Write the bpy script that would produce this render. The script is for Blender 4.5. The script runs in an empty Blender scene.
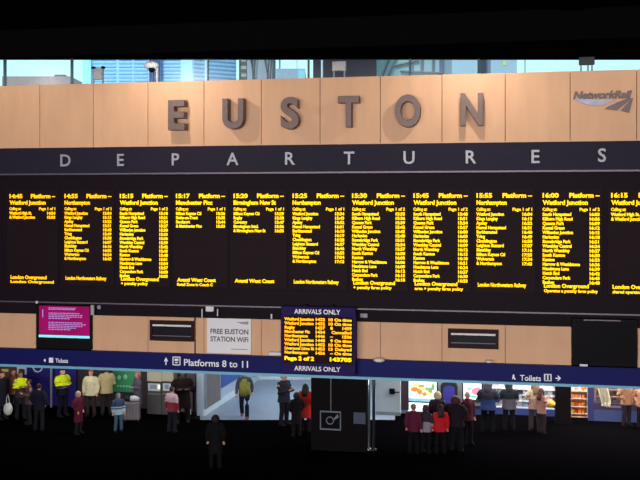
import bpy, bmesh, math, random
from mathutils import Vector, Matrix
random.seed(7)
R = math.radians
C = bpy.context.scene.collection
scene = bpy.context.scene
PI = math.pi

# ------------------------------------------------------------------ the viewer and the wall
F, HZ, CU, H = 900.0, 203.0, 320.0, 8.0       # focal length and horizon of a 640x480 frame, eye height
T = 0.185
TH = math.atan(T); S_, C_ = math.sin(TH), math.cos(TH)
D = 22.0 * C_
CX = D * T
def at(u, v, y):
    """point on the vertical plane y seen at pixel (u, v)"""
    a, b = (u - CU) / F, (HZ - v) / F
    k = (y + D) / (C_ + a * S_)
    return Vector((CX + k * (-S_ + a * C_), y, H + k * b))
def ax(u, y): return at(u, 0, y).x
def far(u, v, Z):
    """point at distance Z along the view direction"""
    a, b = (u - CU) / F, (HZ - v) / F
    return Vector((CX + Z * (-S_ + a * C_), -D + Z * (C_ + a * S_), H + Z * b))

# ------------------------------------------------------------------ materials
def lin(c):
    return tuple(((x / 255 / 12.92) if x / 255 <= .04045 else ((x / 255 + .055) / 1.055) ** 2.4) for x in c[:3]) + (1,)
MC = {}
def mat(name, rgb, rough=.6, metal=0, emit=0, var=.08, scale=6, spec=.5, stretch=None):
    if name in MC: return MC[name]
    m = bpy.data.materials.new(name); m.use_nodes = True
    nt = m.node_tree; b = nt.nodes['Principled BSDF']
    col = lin(rgb)
    b.inputs['Roughness'].default_value = rough
    b.inputs['Metallic'].default_value = metal
    b.inputs['Specular IOR Level'].default_value = spec
    if var:
        n = nt.nodes.new('ShaderNodeTexNoise'); n.inputs['Scale'].default_value = scale
        n.inputs['Detail'].default_value = 5
        tc = nt.nodes.new('ShaderNodeTexCoord')
        mp = nt.nodes.new('ShaderNodeMapping')
        if stretch: mp.inputs['Scale'].default_value = stretch
        nt.links.new(tc.outputs['Object'], mp.inputs['Vector'])
        nt.links.new(mp.outputs['Vector'], n.inputs['Vector'])
        r = nt.nodes.new('ShaderNodeValToRGB')
        r.color_ramp.elements[0].position = .3; r.color_ramp.elements[1].position = .7
        r.color_ramp.elements[0].color = tuple(x * (1 - var) for x in col[:3]) + (1,)
        r.color_ramp.elements[1].color = tuple(min(1, x * (1 + var)) for x in col[:3]) + (1,)
        nt.links.new(n.outputs['Fac'], r.inputs['Fac'])
        nt.links.new(r.outputs['Color'], b.inputs['Base Color'])
    else:
        b.inputs['Base Color'].default_value = col
    if emit:
        b.inputs['Emission Color'].default_value = col
        b.inputs['Emission Strength'].default_value = emit
    MC[name] = m
    return m
def glass_mat():
    m = bpy.data.materials.new('window_glass'); m.use_nodes = True
    nt = m.node_tree; nt.nodes.clear()
    o = nt.nodes.new('ShaderNodeOutputMaterial'); mx = nt.nodes.new('ShaderNodeMixShader')
    t = nt.nodes.new('ShaderNodeBsdfTransparent'); g = nt.nodes.new('ShaderNodeBsdfGlossy')
    t.inputs['Color'].default_value = (.95, .99, 1, 1); g.inputs['Roughness'].default_value = .3
    mx.inputs[0].default_value = .03
    nt.links.new(t.outputs[0], mx.inputs[1]); nt.links.new(g.outputs[0], mx.inputs[2])
    nt.links.new(mx.outputs[0], o.inputs[0]); return m

WOOD = mat('pale_timber_cladding', (214, 168, 133), .55, var=.05, scale=1.1, spec=.25, stretch=(3.2, 1, .8))
WALLK = mat('dark_wall_recess_shade', (25, 17, 26), .7, spec=.1)  # dark tone also paints the shade in the recess under the board
SLATE = mat('slate_header_band', (36, 32, 48), .6, spec=.12, var=.04)
HOUSE = mat('board_housing', (25, 14, 24), .6, spec=.08, var=.05)
SCREEN = mat('screen_face', (31, 19, 25), .6, spec=.08, var=.12, scale=3)
RAIL = mat('rail_metal', (88, 80, 94), .4, .3)
AMBER = mat('amber_led', (255, 200, 14), emit=1.25, var=0, spec=0)
AMBER2 = mat('orange_led', (255, 186, 12), emit=1.15, var=0, spec=0)
BRONZE = mat('bronze_letter_metal', (104, 85, 82), .5, .25, var=.1, scale=9)
SILVER = mat('silver_letter', (152, 152, 162), .45, .2, var=.03)
NAVY = mat('navy_sign_enamel', (14, 19, 88), .55, spec=.12, var=.06, scale=1)
LIP = mat('lit_tone_sign_lip', (110, 175, 205), .5, var=.04)  # light reaching the lip from below is painted into this colour
WHITE = mat('white_lettering', (235, 238, 245), .5, var=0)
WPL = mat('white_plastic', (215, 218, 222), .5, var=.03)
BLACK = mat('black_plastic', (9, 6, 9), .55, spec=.1)
CEIL = mat('dark_ceiling', (9, 8, 10), .9, spec=0)
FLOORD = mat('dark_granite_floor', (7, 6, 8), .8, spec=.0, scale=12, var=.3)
FLOORL = mat('pale_blue_tile_floor', (140, 155, 174), .35, spec=.4, var=.06, scale=2)
CHROME = mat('chrome', (200, 205, 212), .25, .8, var=0)
GLASS = glass_mat()

# ------------------------------------------------------------------ mesh helpers
def link(name, me, m=None, parent=None):
    o = bpy.data.objects.new(name, me); C.objects.link(o)
    if m:
        for k in (m if isinstance(m, (list, tuple)) else [m]): me.materials.append(k)
    if parent: o.parent = parent
    return o
def obj(name, bm, m, parent=None, smooth=False, loc=None, rz=0):
    me = bpy.data.meshes.new(name)
    bmesh.ops.recalc_face_normals(bm, faces=bm.faces)
    bm.to_mesh(me); bm.free()
    if smooth:
        for p in me.polygons: p.use_smooth = True
    o = link(name, me, m, parent)
    if loc is not None: o.location = loc
    if rz: o.rotation_euler.z = rz
    return o
def tag(o, label, cat, group=None, kind=None):
    o['label'] = label; o['category'] = cat
    if group: o['group'] = group
    if kind: o['kind'] = kind
    return o
def struct(o): o['kind'] = 'structure'; return o
def empty(name, loc, label, cat, group=None, rz=0, sc=1):
    o = bpy.data.objects.new(name, None); C.objects.link(o)
    o.location = loc; o.rotation_euler.z = rz; o.scale = (sc, sc, sc); o.empty_display_size = .1
    return tag(o, label, cat, group)
def box(bm, a, b, bev=0, rot=None):
    x0, y0, z0 = a; x1, y1, z1 = b
    r = bmesh.ops.create_cube(bm, size=1)
    vs = r['verts']
    bmesh.ops.scale(bm, vec=(abs(x1 - x0), abs(y1 - y0), abs(z1 - z0)), verts=vs)
    if rot: bmesh.ops.rotate(bm, matrix=rot, verts=vs)
    bmesh.ops.translate(bm, vec=((x0 + x1) / 2, (y0 + y1) / 2, (z0 + z1) / 2), verts=vs)
    if bev:
        es = {e for v in vs for e in v.link_edges}
        bmesh.ops.bevel(bm, geom=list(es), offset=bev, segments=2, profile=.5, affect='EDGES')
    return bm
def B(*boxes, bev=0):
    bm = bmesh.new()
    for a, b in boxes: box(bm, a, b, bev)
    return bm
def tube(bm, pts, rs, n=10, caps=True):
    pts = [Vector(p) for p in pts]
    if not isinstance(rs, (list, tuple)): rs = [rs] * len(pts)
    if caps:                                        # rounded ends
        d0 = (pts[0] - pts[1]).normalized(); d1 = (pts[-1] - pts[-2]).normalized()
        pts = [pts[0] + d0 * rs[0] * .9, pts[0] + d0 * rs[0] * .5] + pts + [pts[-1] + d1 * rs[-1] * .5, pts[-1] + d1 * rs[-1] * .9]
        rs = [rs[0] * .4, rs[0] * .85] + list(rs) + [rs[-1] * .85, rs[-1] * .4]
    rings = []
    ref = Vector((0, 0, 1))
    for i, p in enumerate(pts):
        t = (pts[min(i + 1, len(pts) - 1)] - pts[max(i - 1, 0)]).normalized()
        s = t.cross(ref if abs(t.z) < .95 else Vector((0, 1, 0))).normalized()
        q = s.cross(t)
        rings.append([bm.verts.new(p + rs[i] * (math.cos(2 * PI * k / n) * s + math.sin(2 * PI * k / n) * q)) for k in range(n)])
    skin(bm, rings)
def skin(bm, rings):
    n = len(rings[0])
    for a, b in zip(rings, rings[1:]):
        for k in range(n): bm.faces.new((a[k], a[(k + 1) % n], b[(k + 1) % n], b[k]))
    bm.faces.new(rings[0]); bm.faces.new(rings[-1])
def loft(bm, secs, n=18):
    skin(bm, [[bm.verts.new((cx + rx * math.cos(2 * PI * k / n), cy + ry * math.sin(2 * PI * k / n), z)) for k in range(n)] for z, cx, cy, rx, ry in secs])
def ball(bm, c, r, n=12):
    q = bmesh.ops.create_uvsphere(bm, u_segments=n, v_segments=n // 2 + 2, radius=1)
    r = r if isinstance(r, (tuple, list)) else (r, r, r)
    bmesh.ops.scale(bm, vec=r, verts=q['verts']); bmesh.ops.translate(bm, vec=c, verts=q['verts'])
def prism(bm, poly, y0, y1):
    """an outline in x, z given thickness from y0 to y1"""
    a = [bm.verts.new((x, y0, z)) for x, z in poly]; b = [bm.verts.new((x, y1, z)) for x, z in poly]
    bm.faces.new(a); bm.faces.new(b[::-1])
    for i in range(len(poly)): bm.faces.new((a[i], a[(i + 1) % len(poly)], b[(i + 1) % len(poly)], b[i]))
TXC = {}
def text_mesh(s, size, bold=0, ext=0, sp=1, line=1, shear=0, align='LEFT', bevel=0):
    key = (s, size, bold, ext, sp, line, shear, align, bevel)
    if key in TXC: return TXC[key]
    cu = bpy.data.curves.new('t', 'FONT'); cu.body = s; cu.size = size; cu.offset = bold
    cu.extrude = ext; cu.space_character = sp; cu.space_line = line; cu.shear = shear; cu.align_x = align
    cu.bevel_depth = bevel; cu.resolution_u = 3 if size < .5 else 10
    o = bpy.data.objects.new('t', cu); C.objects.link(o)
    dg = bpy.context.evaluated_depsgraph_get()
    me = bpy.data.meshes.new_from_object(o.evaluated_get(dg))
    bpy.data.objects.remove(o); bpy.data.curves.remove(cu)
    me.materials.clear()
    TXC[key] = me
    return me
def span(me, ax_=0):
    c = [v.co[ax_] for v in me.vertices]; return min(c), max(c)
def text(name, s, x, z, y, h, m, parent=None, width=None, kx=None, bold=.0, ext=.002, align='l', line=1, shear=0, origin=(0, 0, 0)):
    """lettering of capital height h, its first baseline at z; width fits it to a length, kx squeezes it"""
    size = h / .729
    al = {'l': 'LEFT', 'r': 'RIGHT', 'c': 'CENTER'}[align]
    me = text_mesh(s, size, bold, ext, 1, line, shear, al).copy(); me.name = name
    a, b = span(me)
    if width: kx = width / (b - a)
    kx = kx or 1
    sh = {'l': 0, 'r': 0, 'c': 0}[align]
    M = Matrix.Translation((x - origin[0], y - origin[1], z - origin[2])) @ Matrix.Rotation(PI / 2, 4, 'X') @ Matrix.Diagonal((kx, 1, 1, 1))
    me.transform(M)
    if align == 'l' and width:
        a2 = min(v.co.x for v in me.vertices); me.transform(Matrix.Translation((x - origin[0] - a2, 0, 0)))
    return link(name, me, m, parent)

# ------------------------------------------------------------------ camera
cam = bpy.data.cameras.new('camera'); co = bpy.data.objects.new('camera', cam); C.objects.link(co)
cam.sensor_width = 36; cam.lens = 36 * F / 640
cam.shift_y = -(240 - HZ) / 640
cam.clip_end = 500
co.location = (CX, -D, H); co.rotation_euler = (PI / 2, 0, TH)
scene.camera = co

# ================================================================== the setting
ZT, ZB, ZL, ZD, ZW, ZS, ZE = 11.056, 9.44, 8.746, 5.457, 5.127, 4.235, 3.77
XL, XR = -17.0, 17.0
struct(obj('wall_front', B(((XL, .0, ZE + .02), (XR, .3, ZT - .02))), WALLK))
struct(obj('wall_left', B(((XL - .2, -38, 0), (XL, .3, 12.6)), ((XL - .2, .3, 0), (XL, 22, 4.1))), WALLK))
struct(obj('wall_right', B(((XR, -38, 0), (XR + .2, .3, 12.6)), ((XR, .3, 0), (XR + .2, 22, 4.1))), WALLK))
struct(obj('wall_behind', B(((XL, -38.2, 0), (XR, -38, 12.6))), WALLK))
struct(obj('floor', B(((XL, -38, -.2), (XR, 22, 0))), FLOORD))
# the ceiling of the hall runs a little askew of the departures wall
cb = bmesh.new()
box(cb, (-26, -24, 11.893), (26, 24.5, 12.15))
for k in range(-4, 5): box(cb, (k * 5 - .2, -24, 11.84), (k * 5 + .2, 18, 11.9))
ceil = struct(obj('ceiling', cb, CEIL, loc=(CX, -D, 0), rz=TH))
struct(obj('trim_lamp_screen', B(((XL, -3.0, 11.27), (XR, -2.8, 11.9))), CEIL))  # unseen beam added to hide the fascia spots from the viewer
# low ceiling over the shops behind the board
struct(obj('ceiling_shops', B(((XL, .3, 3.95), (XR, 20.2, 4.12))), mat('shop_ceiling', (90, 90, 95))))
# clerestory glazing
ZG = 24.35
def gl(u, w, Z=ZG): x = (u - CU) / F * Z; return x - w / 2, x + w / 2
wn = bmesh.new()
for u, w in ((5, .06), (72, .06), (208, .03), (240, .045), (308.6, .06), (410, .045), (478.5, .04)):
    a, b = gl(u, w); box(wn, (a, ZG - .05, 4.12), (b, ZG + .05, 11.9))
struct(obj('window_1', wn, mat('teal_grey_mullion', (70, 98, 108), .5), loc=(CX, -D, 0), rz=TH))
struct(obj('window_2', B(((-19, ZG - .004, 4.12), (19, ZG + .004, 11.9))), GLASS, loc=(CX, -D, 0), rz=TH))

# ================================================================== timber fascia and EUSTON
seam = [.01 + 1.475 * (i - 5) for i in range(-2, 14)]
fas = empty('timber_fascia', (0, 0, ZB), 'long pale timber fascia of tall panels carrying the bronze station name', 'wall cladding')
for a, b in zip(seam, seam[1:]):
    obj('timber_panel', B(((a + .007, -.05, 0), (b - .007, 0, ZT - ZB)), bev=.004), WOOD, fas)
obj('bottom_bead', B(((seam[0], -.065, -.015), (seam[-1], 0, .012))), WOOD, fas)

def letter3d(ch, u0, u1, v0, v1, lab):
    y = -.32
    a = at((u0 + u1) / 2, v1, y); b = at((u0 + u1) / 2, v0, y)
    w = (ax(u1, y) - ax(u0, y)) * .92; h = b.z - a.z
    ro = ch in 'USO'
    me = text_mesh(ch, h / .729, .030, .13, 1, 1, 0, 'LEFT', .008).copy()
    x0, x1 = span(me); z0, z1 = span(me, 1)
    me.transform(Matrix.Diagonal((w / (x1 - x0), h / (z1 - z0), 1, 1)) @ Matrix.Translation((-(x0 + x1) / 2, -z0, 0)))
    me.transform(Matrix.Rotation(PI / 2, 4, 'X'))
    t = empty('station_name_letter', (a.x, y + .10, a.z), lab, 'letter', 'bronze letters of the station name')
    t.location.y = y + .11
    o = link('letter_body', me, BRONZE, t)
    # the pegs that hold it off the cladding
    bm = bmesh.new()
    for q in (.3, .75):
        tube(bm, [(-w * .38 if ch not in 'T' else 0, .1, h * q), (-w * .38 if ch not in 'T' else 0, .17, h * q)], .012, 8, False)
    obj('mounting_peg', bm, BLACK, t)
letter3d('E', 167.5, 185.5, 100, 130, 'big bronze letter E, first of the station name')
letter3d('U', 221.5, 244.5, 98.5, 129, 'big bronze letter U with a rounded foot')
letter3d('S', 280, 299.5, 97, 129, 'big bronze letter S curving twice')
letter3d('T', 337, 360, 96, 127, 'big bronze letter T in the middle of the name')
letter3d('O', 394, 421.5, 94.5, 127, 'big bronze letter O, a thick ring')
letter3d('N', 459.5, 484, 93, 125.5, 'big bronze letter N, last of the station name')

# rail company emblem on the fascia
lo = at(573, 105, -.07)
nr = empty('company_emblem', lo, 'dark metal rail company name above a double arrow swoosh on the timber fascia', 'logo')
tw = ax(634, -.07) - ax(573, -.07)
dkm = mat('emblem_dark_metal', (105, 88, 92), .5, .3); ltm = mat('emblem_steel', (140, 140, 158), .4, .4, var=.18, scale=5)
def pl(pts, y=-.07):
    return [((at(u, v, y).x - lo.x), at(u, v, y).z - lo.z) for u, v in pts]
text('emblem_lettering', 'NetworkRail', lo.x, at(600, 98.3, -.07).z, lo.y, .17, dkm, nr, width=tw * .97, bold=.012, ext=.015, shear=.25, origin=lo)
bm = bmesh.new(); prism(bm, pl([(573.5, 98.5), (585, 99), (600, 99.5), (617, 99), (612, 101.5), (604, 104.5), (596, 105.8), (588, 105), (580, 102.5)]), -.015, .02); obj('swoosh', bm, ltm, nr)
bm = bmesh.new(); prism(bm, pl([(604.5, 109), (608, 106.5), (617, 102.5), (627, 98.6), (632, 98), (625, 104), (617, 110.5)]), -.015, .02); obj('arrow_bar', bm, dkm, nr)
bm = bmesh.new(); prism(bm, pl([(620.5, 110.5), (628, 102.5), (633, 97.5), (631, 106), (629, 113)]), -.015, .02); obj('arrow_bar', bm, dkm, nr)

# ================================================================== DEPARTURES band
band = empty('departures_sign', (0, 0, ZL), 'long dark slate band lettered DEPARTURES in silver above the screens', 'sign')
obj('band', B(((-10.5, -.09, .015), (10.5, 0, ZB - ZL - .017))), SLATE, band)
for ch, u, v in zip('DEPARTURES', (65.5, 120.5, 175.5, 232.5, 290, 349, 409, 471, 535.5, 602), (160, 159.5, 159, 158.5, 158, 157.5, 157, 156.5, 156, 154.7)):
    p = at(u, v, -.1)
    me = text_mesh(ch, .315 / .729, .006, .008).copy()
    x0, x1 = span(me); me.transform(Matrix.Rotation(PI / 2, 4, 'X') @ Matrix.Diagonal((1, 1, 1, 1)) @ Matrix.Translation((-(x0 + x1) / 2, -.1575, 0)))
    me.transform(Matrix.Translation((p.x, -.097, p.z - ZL)))
    link('letter', me, SILVER, band)

# ================================================================== the board and its screens
YB = -.22
brd = empty('departure_board', (0, 0, ZD), 'long black departure board housing holding the row of amber screens', 'board')
obj('housing', B(((-10.5, YB, .02), (10.5, 0, ZL - ZD - .03))), HOUSE, brd)
obj('top_rail', B(((-10.5, YB - .03, ZL - ZD - .028), (10.5, 0, ZL - ZD + .012))), RAIL, brd)
obj('bottom_rail', B(((-10.5, YB - .03, -.015), (10.5, 0, .018))), RAIL, brd)
def vz(v): return at(378, v, YB).z
WJ = ['South Hampstead', 'Kilburn High Road', 'Queens Park', 'Kensal Green', 'Willesden Junction', 'Harlesden', 'Stonebridge Park', 'Wembley Central', 'North Wembley', 'South Kenton', 'Kenton', 'Harrow & Wealdstone', 'Headstone Lane', 'Hatch End', 'Carpenders Park', 'Bushey']
NH = ['Watford Junction', 'Kings Langley', 'Apsley', 'Hemel Hempstead', 'Berkhamsted', 'Tring', 'Cheddington', 'Leighton Buzzard', 'Bletchley', 'Milton Keynes Ctl', 'Wolverton', '& Northampton']
SH = ['Watford High St.', '& Watford Junction']
LO, LN, AV = 'London Overground', 'London Northwestern Railway', 'Avanti West Coast'
cols = [(0, '14:35', 'Watford Junction', SH, LO, '', 1),
 (1, '14:45', 'Watford Junction', SH, LO, '            London Overground', 1),
 (2, '14:55', 'Northampton', NH, LN, '', 1),
 (3, '15:15', 'Watford Junction', WJ, LO, ' + penalty policy', 2),
 (4, '15:17', 'Manchester Picc', ['Milton Keynes Ctl', 'Stoke-on-Trent', 'Stockport', '& Manchester Picc'], AV, 'Retail Zone in Coach C', 1),
 (5, '15:20', 'Birmingham New St', ['Milton Keynes Ctl', 'Rugby', 'Coventry', 'Birmingham Intnl.', '& Birmingham New St'], AV, '', 1),
 (6, '15:25', 'Northampton', NH, LN, '', 1),
 (7, '15:30', 'Watford Junction', WJ, LO, '+ penalty fares policy', 2),
 (8, '15:45', 'Watford Junction', WJ, LO, 'area + penalty fares policy', 2),
 (9, '15:55', 'Northampton', NH, LN, '', 1),
 (10, '16:00', 'Watford Junction', WJ, LO, 'Operates a penalty fares policy', 2),
 (11, '16:15', 'Watford Junction', SH, LO, 'shared operator', 1)]
PX = 1 / 41.6
lw = span(text_mesh('Willesden Junction', .078 / .729, .0045, .002)); KR = 28.5 * PX / (lw[1] - lw[0])
ROW = 4.35 * PX
for k, tm, dest, calls, oper, foot, pg in cols:
    x = ax((-46, 10, 65, 120.2, 176.3, 233.8, 292.8, 352.2, 413.5, 476.5, 542.5, 611)[k], YB)
    m = AMBER if k > 2 else AMBER2
    o0 = Vector((x, YB, vz(290)))
    nm = 'screen for the %s to %s, %s' % (tm, dest, 'seventeen lines of stops' if calls is WJ else 'twelve stops listed' if calls is NH else 'mostly blank below')
    s = empty('departure_screen', o0, 'amber departure ' + nm if k else 'amber departure screen cut off at the far left edge', 'screen', 'amber departure screens along the board')
    fc_ = obj('screen_face', B(((-.075, -.022, -.02), (1.345, -.002, vz(189) - o0.z)), bev=.006), SCREEN, s)
    yy = YB - .026
    t = lambda n, body, xx, v, h, **kw: text(n, body, xx, vz(v), yy, h, m, fc_, origin=o0, **kw)
    t('departure_time', tm, x, 197.7, .105, width=15 * PX, bold=.006)
    t('platform_heading', 'Platform \u2013', x + 1.27 - 28 * PX, 197.7, .105, width=28 * PX, bold=.006)
    t('destination', dest, x, 204.6, .105, width=len(dest) * 2.62 * PX, bold=.006)
    t('calling_heading', 'Calling at:', x, 210.5, .072, width=13.5 * PX, bold=.0035)
    t('page_number', 'Page 1 of %d' % pg, x + 1.27 - 18.5 * PX, 210.5, .072, width=18.5 * PX, bold=.0035)
    size = .078 / .729
    t('calling_points', '\n'.join(calls), x, 215.3, .074, kx=KR * .078 / .074, bold=.005, line=ROW / (.074 / .729))
    h0 = int(tm[:2]) * 60 + int(tm[3:])
    tt, q = [], h0
    for i, c in enumerate(calls):
        q += 3 if calls is WJ else 9
        tt.append('%02d:%02d' % (q // 60, q % 60))
    t('calling_times', '\n'.join(tt), x + 1.27, 215.3, .072, kx=KR * 1.3, bold=.005, line=ROW / (.072 / .729), align='r')
    t('operator_name', oper, x + .03, 284.6, .09, width=min(46, len(oper) * 2.45) * PX, bold=.005)
    if foot: t('operator_note', foot, x + .03, 289, .07, width=min(50, len(foot) * 1.75) * PX, bold=.004)

# ================================================================== lower timber strip, blue sign
low = empty('timber_strip', (0, 0, ZS), 'low pale timber strip of panels between the board and blue sign', 'wall cladding')
ys = -.04
def strip_panels(u0, u1):
    xs = [ax(u0, ys)] + [q for q in seam if ax(u0, ys) + .2 < q < ax(u1, ys) - .2] + [ax(u1, ys)]
    for a, b in zip(xs, xs[1:]):
        obj('timber_panel', B(((a + .005, ys, 0), (b - .005, 0, ZW - ZS)), bev=.003), WOOD, low)
for u0, u1 in ((-60, 36), (91, 194.5), (195.5, 281), (356, 571.5), (637.5, 700)): strip_panels(u0, u1)

sg = empty('blue_direction_sign', (0, -.2, ZE), 'long navy direction sign with white wording and pale blue lower lip', 'sign')
sy = -.18
obj('sign_body', B(((-10.5, sy + .2, .06), (10.5, .2, ZS - ZE))), NAVY, sg)
obj('lower_lip', B(((-10.5, sy + .15, -.0), (10.5, .2, .062))), LIP, sg)
og = Vector((0, -.2, ZE))
ysg = sy - .004
def sgt(n, s, u0, u1, v, h):
    text(n, s, ax(u0, ysg), at((u0 + u1) / 2, v, ysg).z, ysg, h, WHITE, sg, width=ax(u1, ysg) - ax(u0, ysg), bold=.003, origin=og)
sgt('platforms_wording', 'Platforms 8 to 11', 184, 248, 366.6, .17)
sgt('tickets_wording', 'Tickets', 55.5, 68, 362.6, .105)
sgt('toilets_wording', 'Toilets', 520, 541, 380.8, .135)
def glyph(name, polys):
    bm = bmesh.new()
    for pts in polys: prism(bm, [(at(u, v, ysg).x, at(u, v, ysg).z - ZE) for u, v in pts], ysg + .2 - .004, ysg + .2 + .002)
    return obj(name, bm, WHITE, sg)
glyph('up_arrow', [[(164, 361), (166, 357.2), (168, 361), (167.2, 361.8), (166.5, 360.4), (166.5, 365), (165.5, 365), (165.5, 360.4), (164.8, 361.8)]])
glyph('train_symbol', [[(172.5, 356.5), (180.5, 356.7), (180.5, 357.6), (172.5, 357.4)], [(172.5, 364.3), (180.5, 364.6), (180.5, 365.5), (172.5, 365.3)],
    [(172.5, 356.5), (173.5, 356.5), (173.5, 365.3), (172.5, 365.3)], [(179.5, 356.6), (180.5, 356.6), (180.5, 365.5), (179.5, 365.5)],
    [(174.6, 358.6), (178.4, 358.7), (178.4, 361), (174.6, 360.9)], [(175, 362), (178, 362.1), (177.6, 363.2), (175.4, 363.2)]])
glyph('ticket_symbol', [[(49, 357.6), (53.2, 357.8), (53.2, 362.8), (49, 362.6)]])
glyph('small_arrow', [[(43.6, 360), (45.2, 358.6), (46, 360.4), (45.4, 361.8), (44.4, 361.6)]])
glyph('wheelchair_symbol', [[(513, 374.4), (514.2, 374.4), (514.4, 377.2), (515.6, 378.8), (515, 380), (513.4, 378), (512.4, 379.8), (512.2, 377.6)]])
glyph('toilet_symbol', [[(544, 374.3), (545.3, 374.4), (545.3, 380.8), (544, 380.6)], [(547.2, 374.4), (548.4, 374.4), (548.4, 381), (547.2, 380.9)], [(550.4, 374.6), (551.6, 374.6), (551.6, 381.2), (550.4, 381)], [(544, 373.8), (551.6, 374.1), (551.6, 375), (544, 374.7)], [(544, 380.2), (551.6, 380.5), (551.6, 381.4), (544, 381)]])
glyph('right_arrow', [[(555.5, 377.6), (558.6, 377.7), (557.2, 375.6), (558.4, 375.6), (561, 378.3), (558.4, 380.8), (557.2, 380.8), (558.6, 378.9), (555.5, 378.8)]])

# ---- things fixed on the strip
def panel_box(u0, u1, v0, v1, y):
    a = at((u0 + u1) / 2, v1, y); b = at((u0 + u1) / 2, v0, y)
    return ax(u0, y), ax(u1, y), a.z, b.z
def slot(u0, u1, v0, v1, label):
    x0, x1, z0, z1 = panel_box(u0, u1, v0, v1, -.06)
    c = Vector(((x0 + x1) / 2, 0, z0)); w = (x1 - x0) / 2; h = z1 - z0
    e = empty('slot_window', c, label, 'window', 'letterbox windows in the timber strip')
    f = .07
    obj('frame', B(((-w, -.09, 0), (w, -.03, f)), ((-w, -.09, h - f), (w, -.03, h)), ((-w, -.09, f), (-w + f, -.03, h - f)), ((w - f, -.09, f), (w, -.03, h - f))), mat('dark_red_brown_frame', (44, 14, 16), .6, spec=.15), e)
    obj('pane', B(((-w + f, -.05, f), (w - f, -.042, h - f))), mat('dark_glass', (14, 13, 26), .4, spec=.1), e)
    obj('blind_rail', B(((-w + f, -.075, h - f - .08), (w - f, -.05, h - f - .035))), mat('blind_white', (225, 215, 220), .5), e)
    obj('lower_bar', B(((-w + f, -.07, f + .045), (w - f, -.05, f + .065))), mat('bar_grey', (95, 88, 98), .5), e)
slot(150, 194, 320.5, 341, 'dark letterbox window left of the white wifi notice')
slot(448, 498.5, 329, 348.5, 'dark letterbox window right of the arrivals board')

x0, x1, z0, z1 = panel_box(207, 251, 318.5, 353.5, -.08)
o = Vector((x0, -.08, z0))
wf = empty('wifi_notice', o, 'white notice reading FREE EUSTON STATION WiFi beside the timber strip window', 'notice')
obj('notice_board', B(((0, 0, 0), (x1 - x0, .035, z1 - z0)), bev=.004), mat('notice_white', (225, 222, 228), .5, var=.02), wf)
DG = mat('notice_dark_lettering', (70, 78, 92), .6, var=0)
W = x1 - x0; Hh = z1 - z0
text('notice_wording', 'FREE EUSTON', x0 + W * .08, z0 + Hh * .56, -.084, .125, DG, wf, width=W * .86, bold=.004, origin=o)
text('notice_wording', 'STATION WiFi', x0 + W * .08, z0 + Hh * .34, -.084, .125, DG, wf, width=W * .86, bold=.004, origin=o)
bm = bmesh.new(); prism(bm, [(W * .66, Hh * .9), (W * .95, Hh * .93), (W * .93, Hh * .84), (W * .8, Hh * .85)], -.004, 0); box(bm, (W * .55, -.004, Hh * .115), (W * .92, 0, Hh * .14)); obj('small_print', bm, mat('print_grey', (150, 150, 160)), wf)

# magenta information screen
x0, x1, z0, z1 = panel_box(36.5, 91, 305.5, 349.5, -.15)
o = Vector((x0, -.13, z0)); W, Hh = x1 - x0, z1 - z0
ms = empty('information_screen', o, 'lit magenta information screen with white lines of text, hung at left', 'screen')
obj('casing', B(((0, 0, 0), (W, .12, Hh)), bev=.01), BLACK, ms)
pk = mat('magenta_display', (150, 6, 96), emit=.3, spec=.1, var=.35, scale=1.3)
dsp = obj('display', B(((W * .045, -.012, Hh * .33), (W * .97, 0, Hh * .985))), pk, ms)
obj('light_strip', B(((W * .04, -.014, Hh * .265), (W * .97, 0, Hh * .32))), mat('cyan_strip', (120, 215, 235), emit=.7, var=.15, scale=8), ms)
bm = bmesh.new()
for r_, (q, l) in enumerate(((.93, .5), (.90, .46), (.81, .55), (.77, .62), (.73, .6), (.69, .36), (.60, .6), (.56, .66), (.52, .62), (.48, .5), (.44, .35))):
    xx = W * .22
    while xx < W * (.22 + l):
        wl = random.uniform(.03, .09); box(bm, (xx, -.016, Hh * q), (xx + wl, -.011, Hh * (q + .02))); xx += wl + .018
box(bm, (W * .105, -.016, Hh * .72), (W * .12, -.011, Hh * .9))
obj('display_text', bm, mat('pale_violet_text', (170, 135, 215), emit=.45, var=0), dsp)
obj('side_bracket', B(((W - .01, -.02, Hh * .8), (W + .07, .05, Hh * 1.02))), mat('bracket_grey', (165, 165, 172)), ms)

# the switched-off screen
x0, x1, z0, z1 = panel_box(572, 637.5, 319, 365.5, -.15)
o = Vector((x0, -.15, z0)); W, Hh = x1 - x0, z1 - z0
of = empty('blank_screen', o, 'large blank black screen at the right end of the timber strip', 'screen')
obj('casing', B(((0, 0, 0), (W, .14, Hh)), bev=.012), BLACK, of)
obj('display', B(((.04, -.006, .05), (W - .04, 0, Hh - .05))), mat('off_display', (9, 7, 15), .5, spec=.06, var=.1, scale=1), of)
obj('top_strip', B(((W * .18, -.012, Hh - .045), (W * .75, 0, Hh - .02))), mat('strip_grey', (120, 110, 118)), of)
obj('lower_bracket', B(((W * .12, -.02, -.03), (W * .24, .08, .015))), WPL, of)

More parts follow.
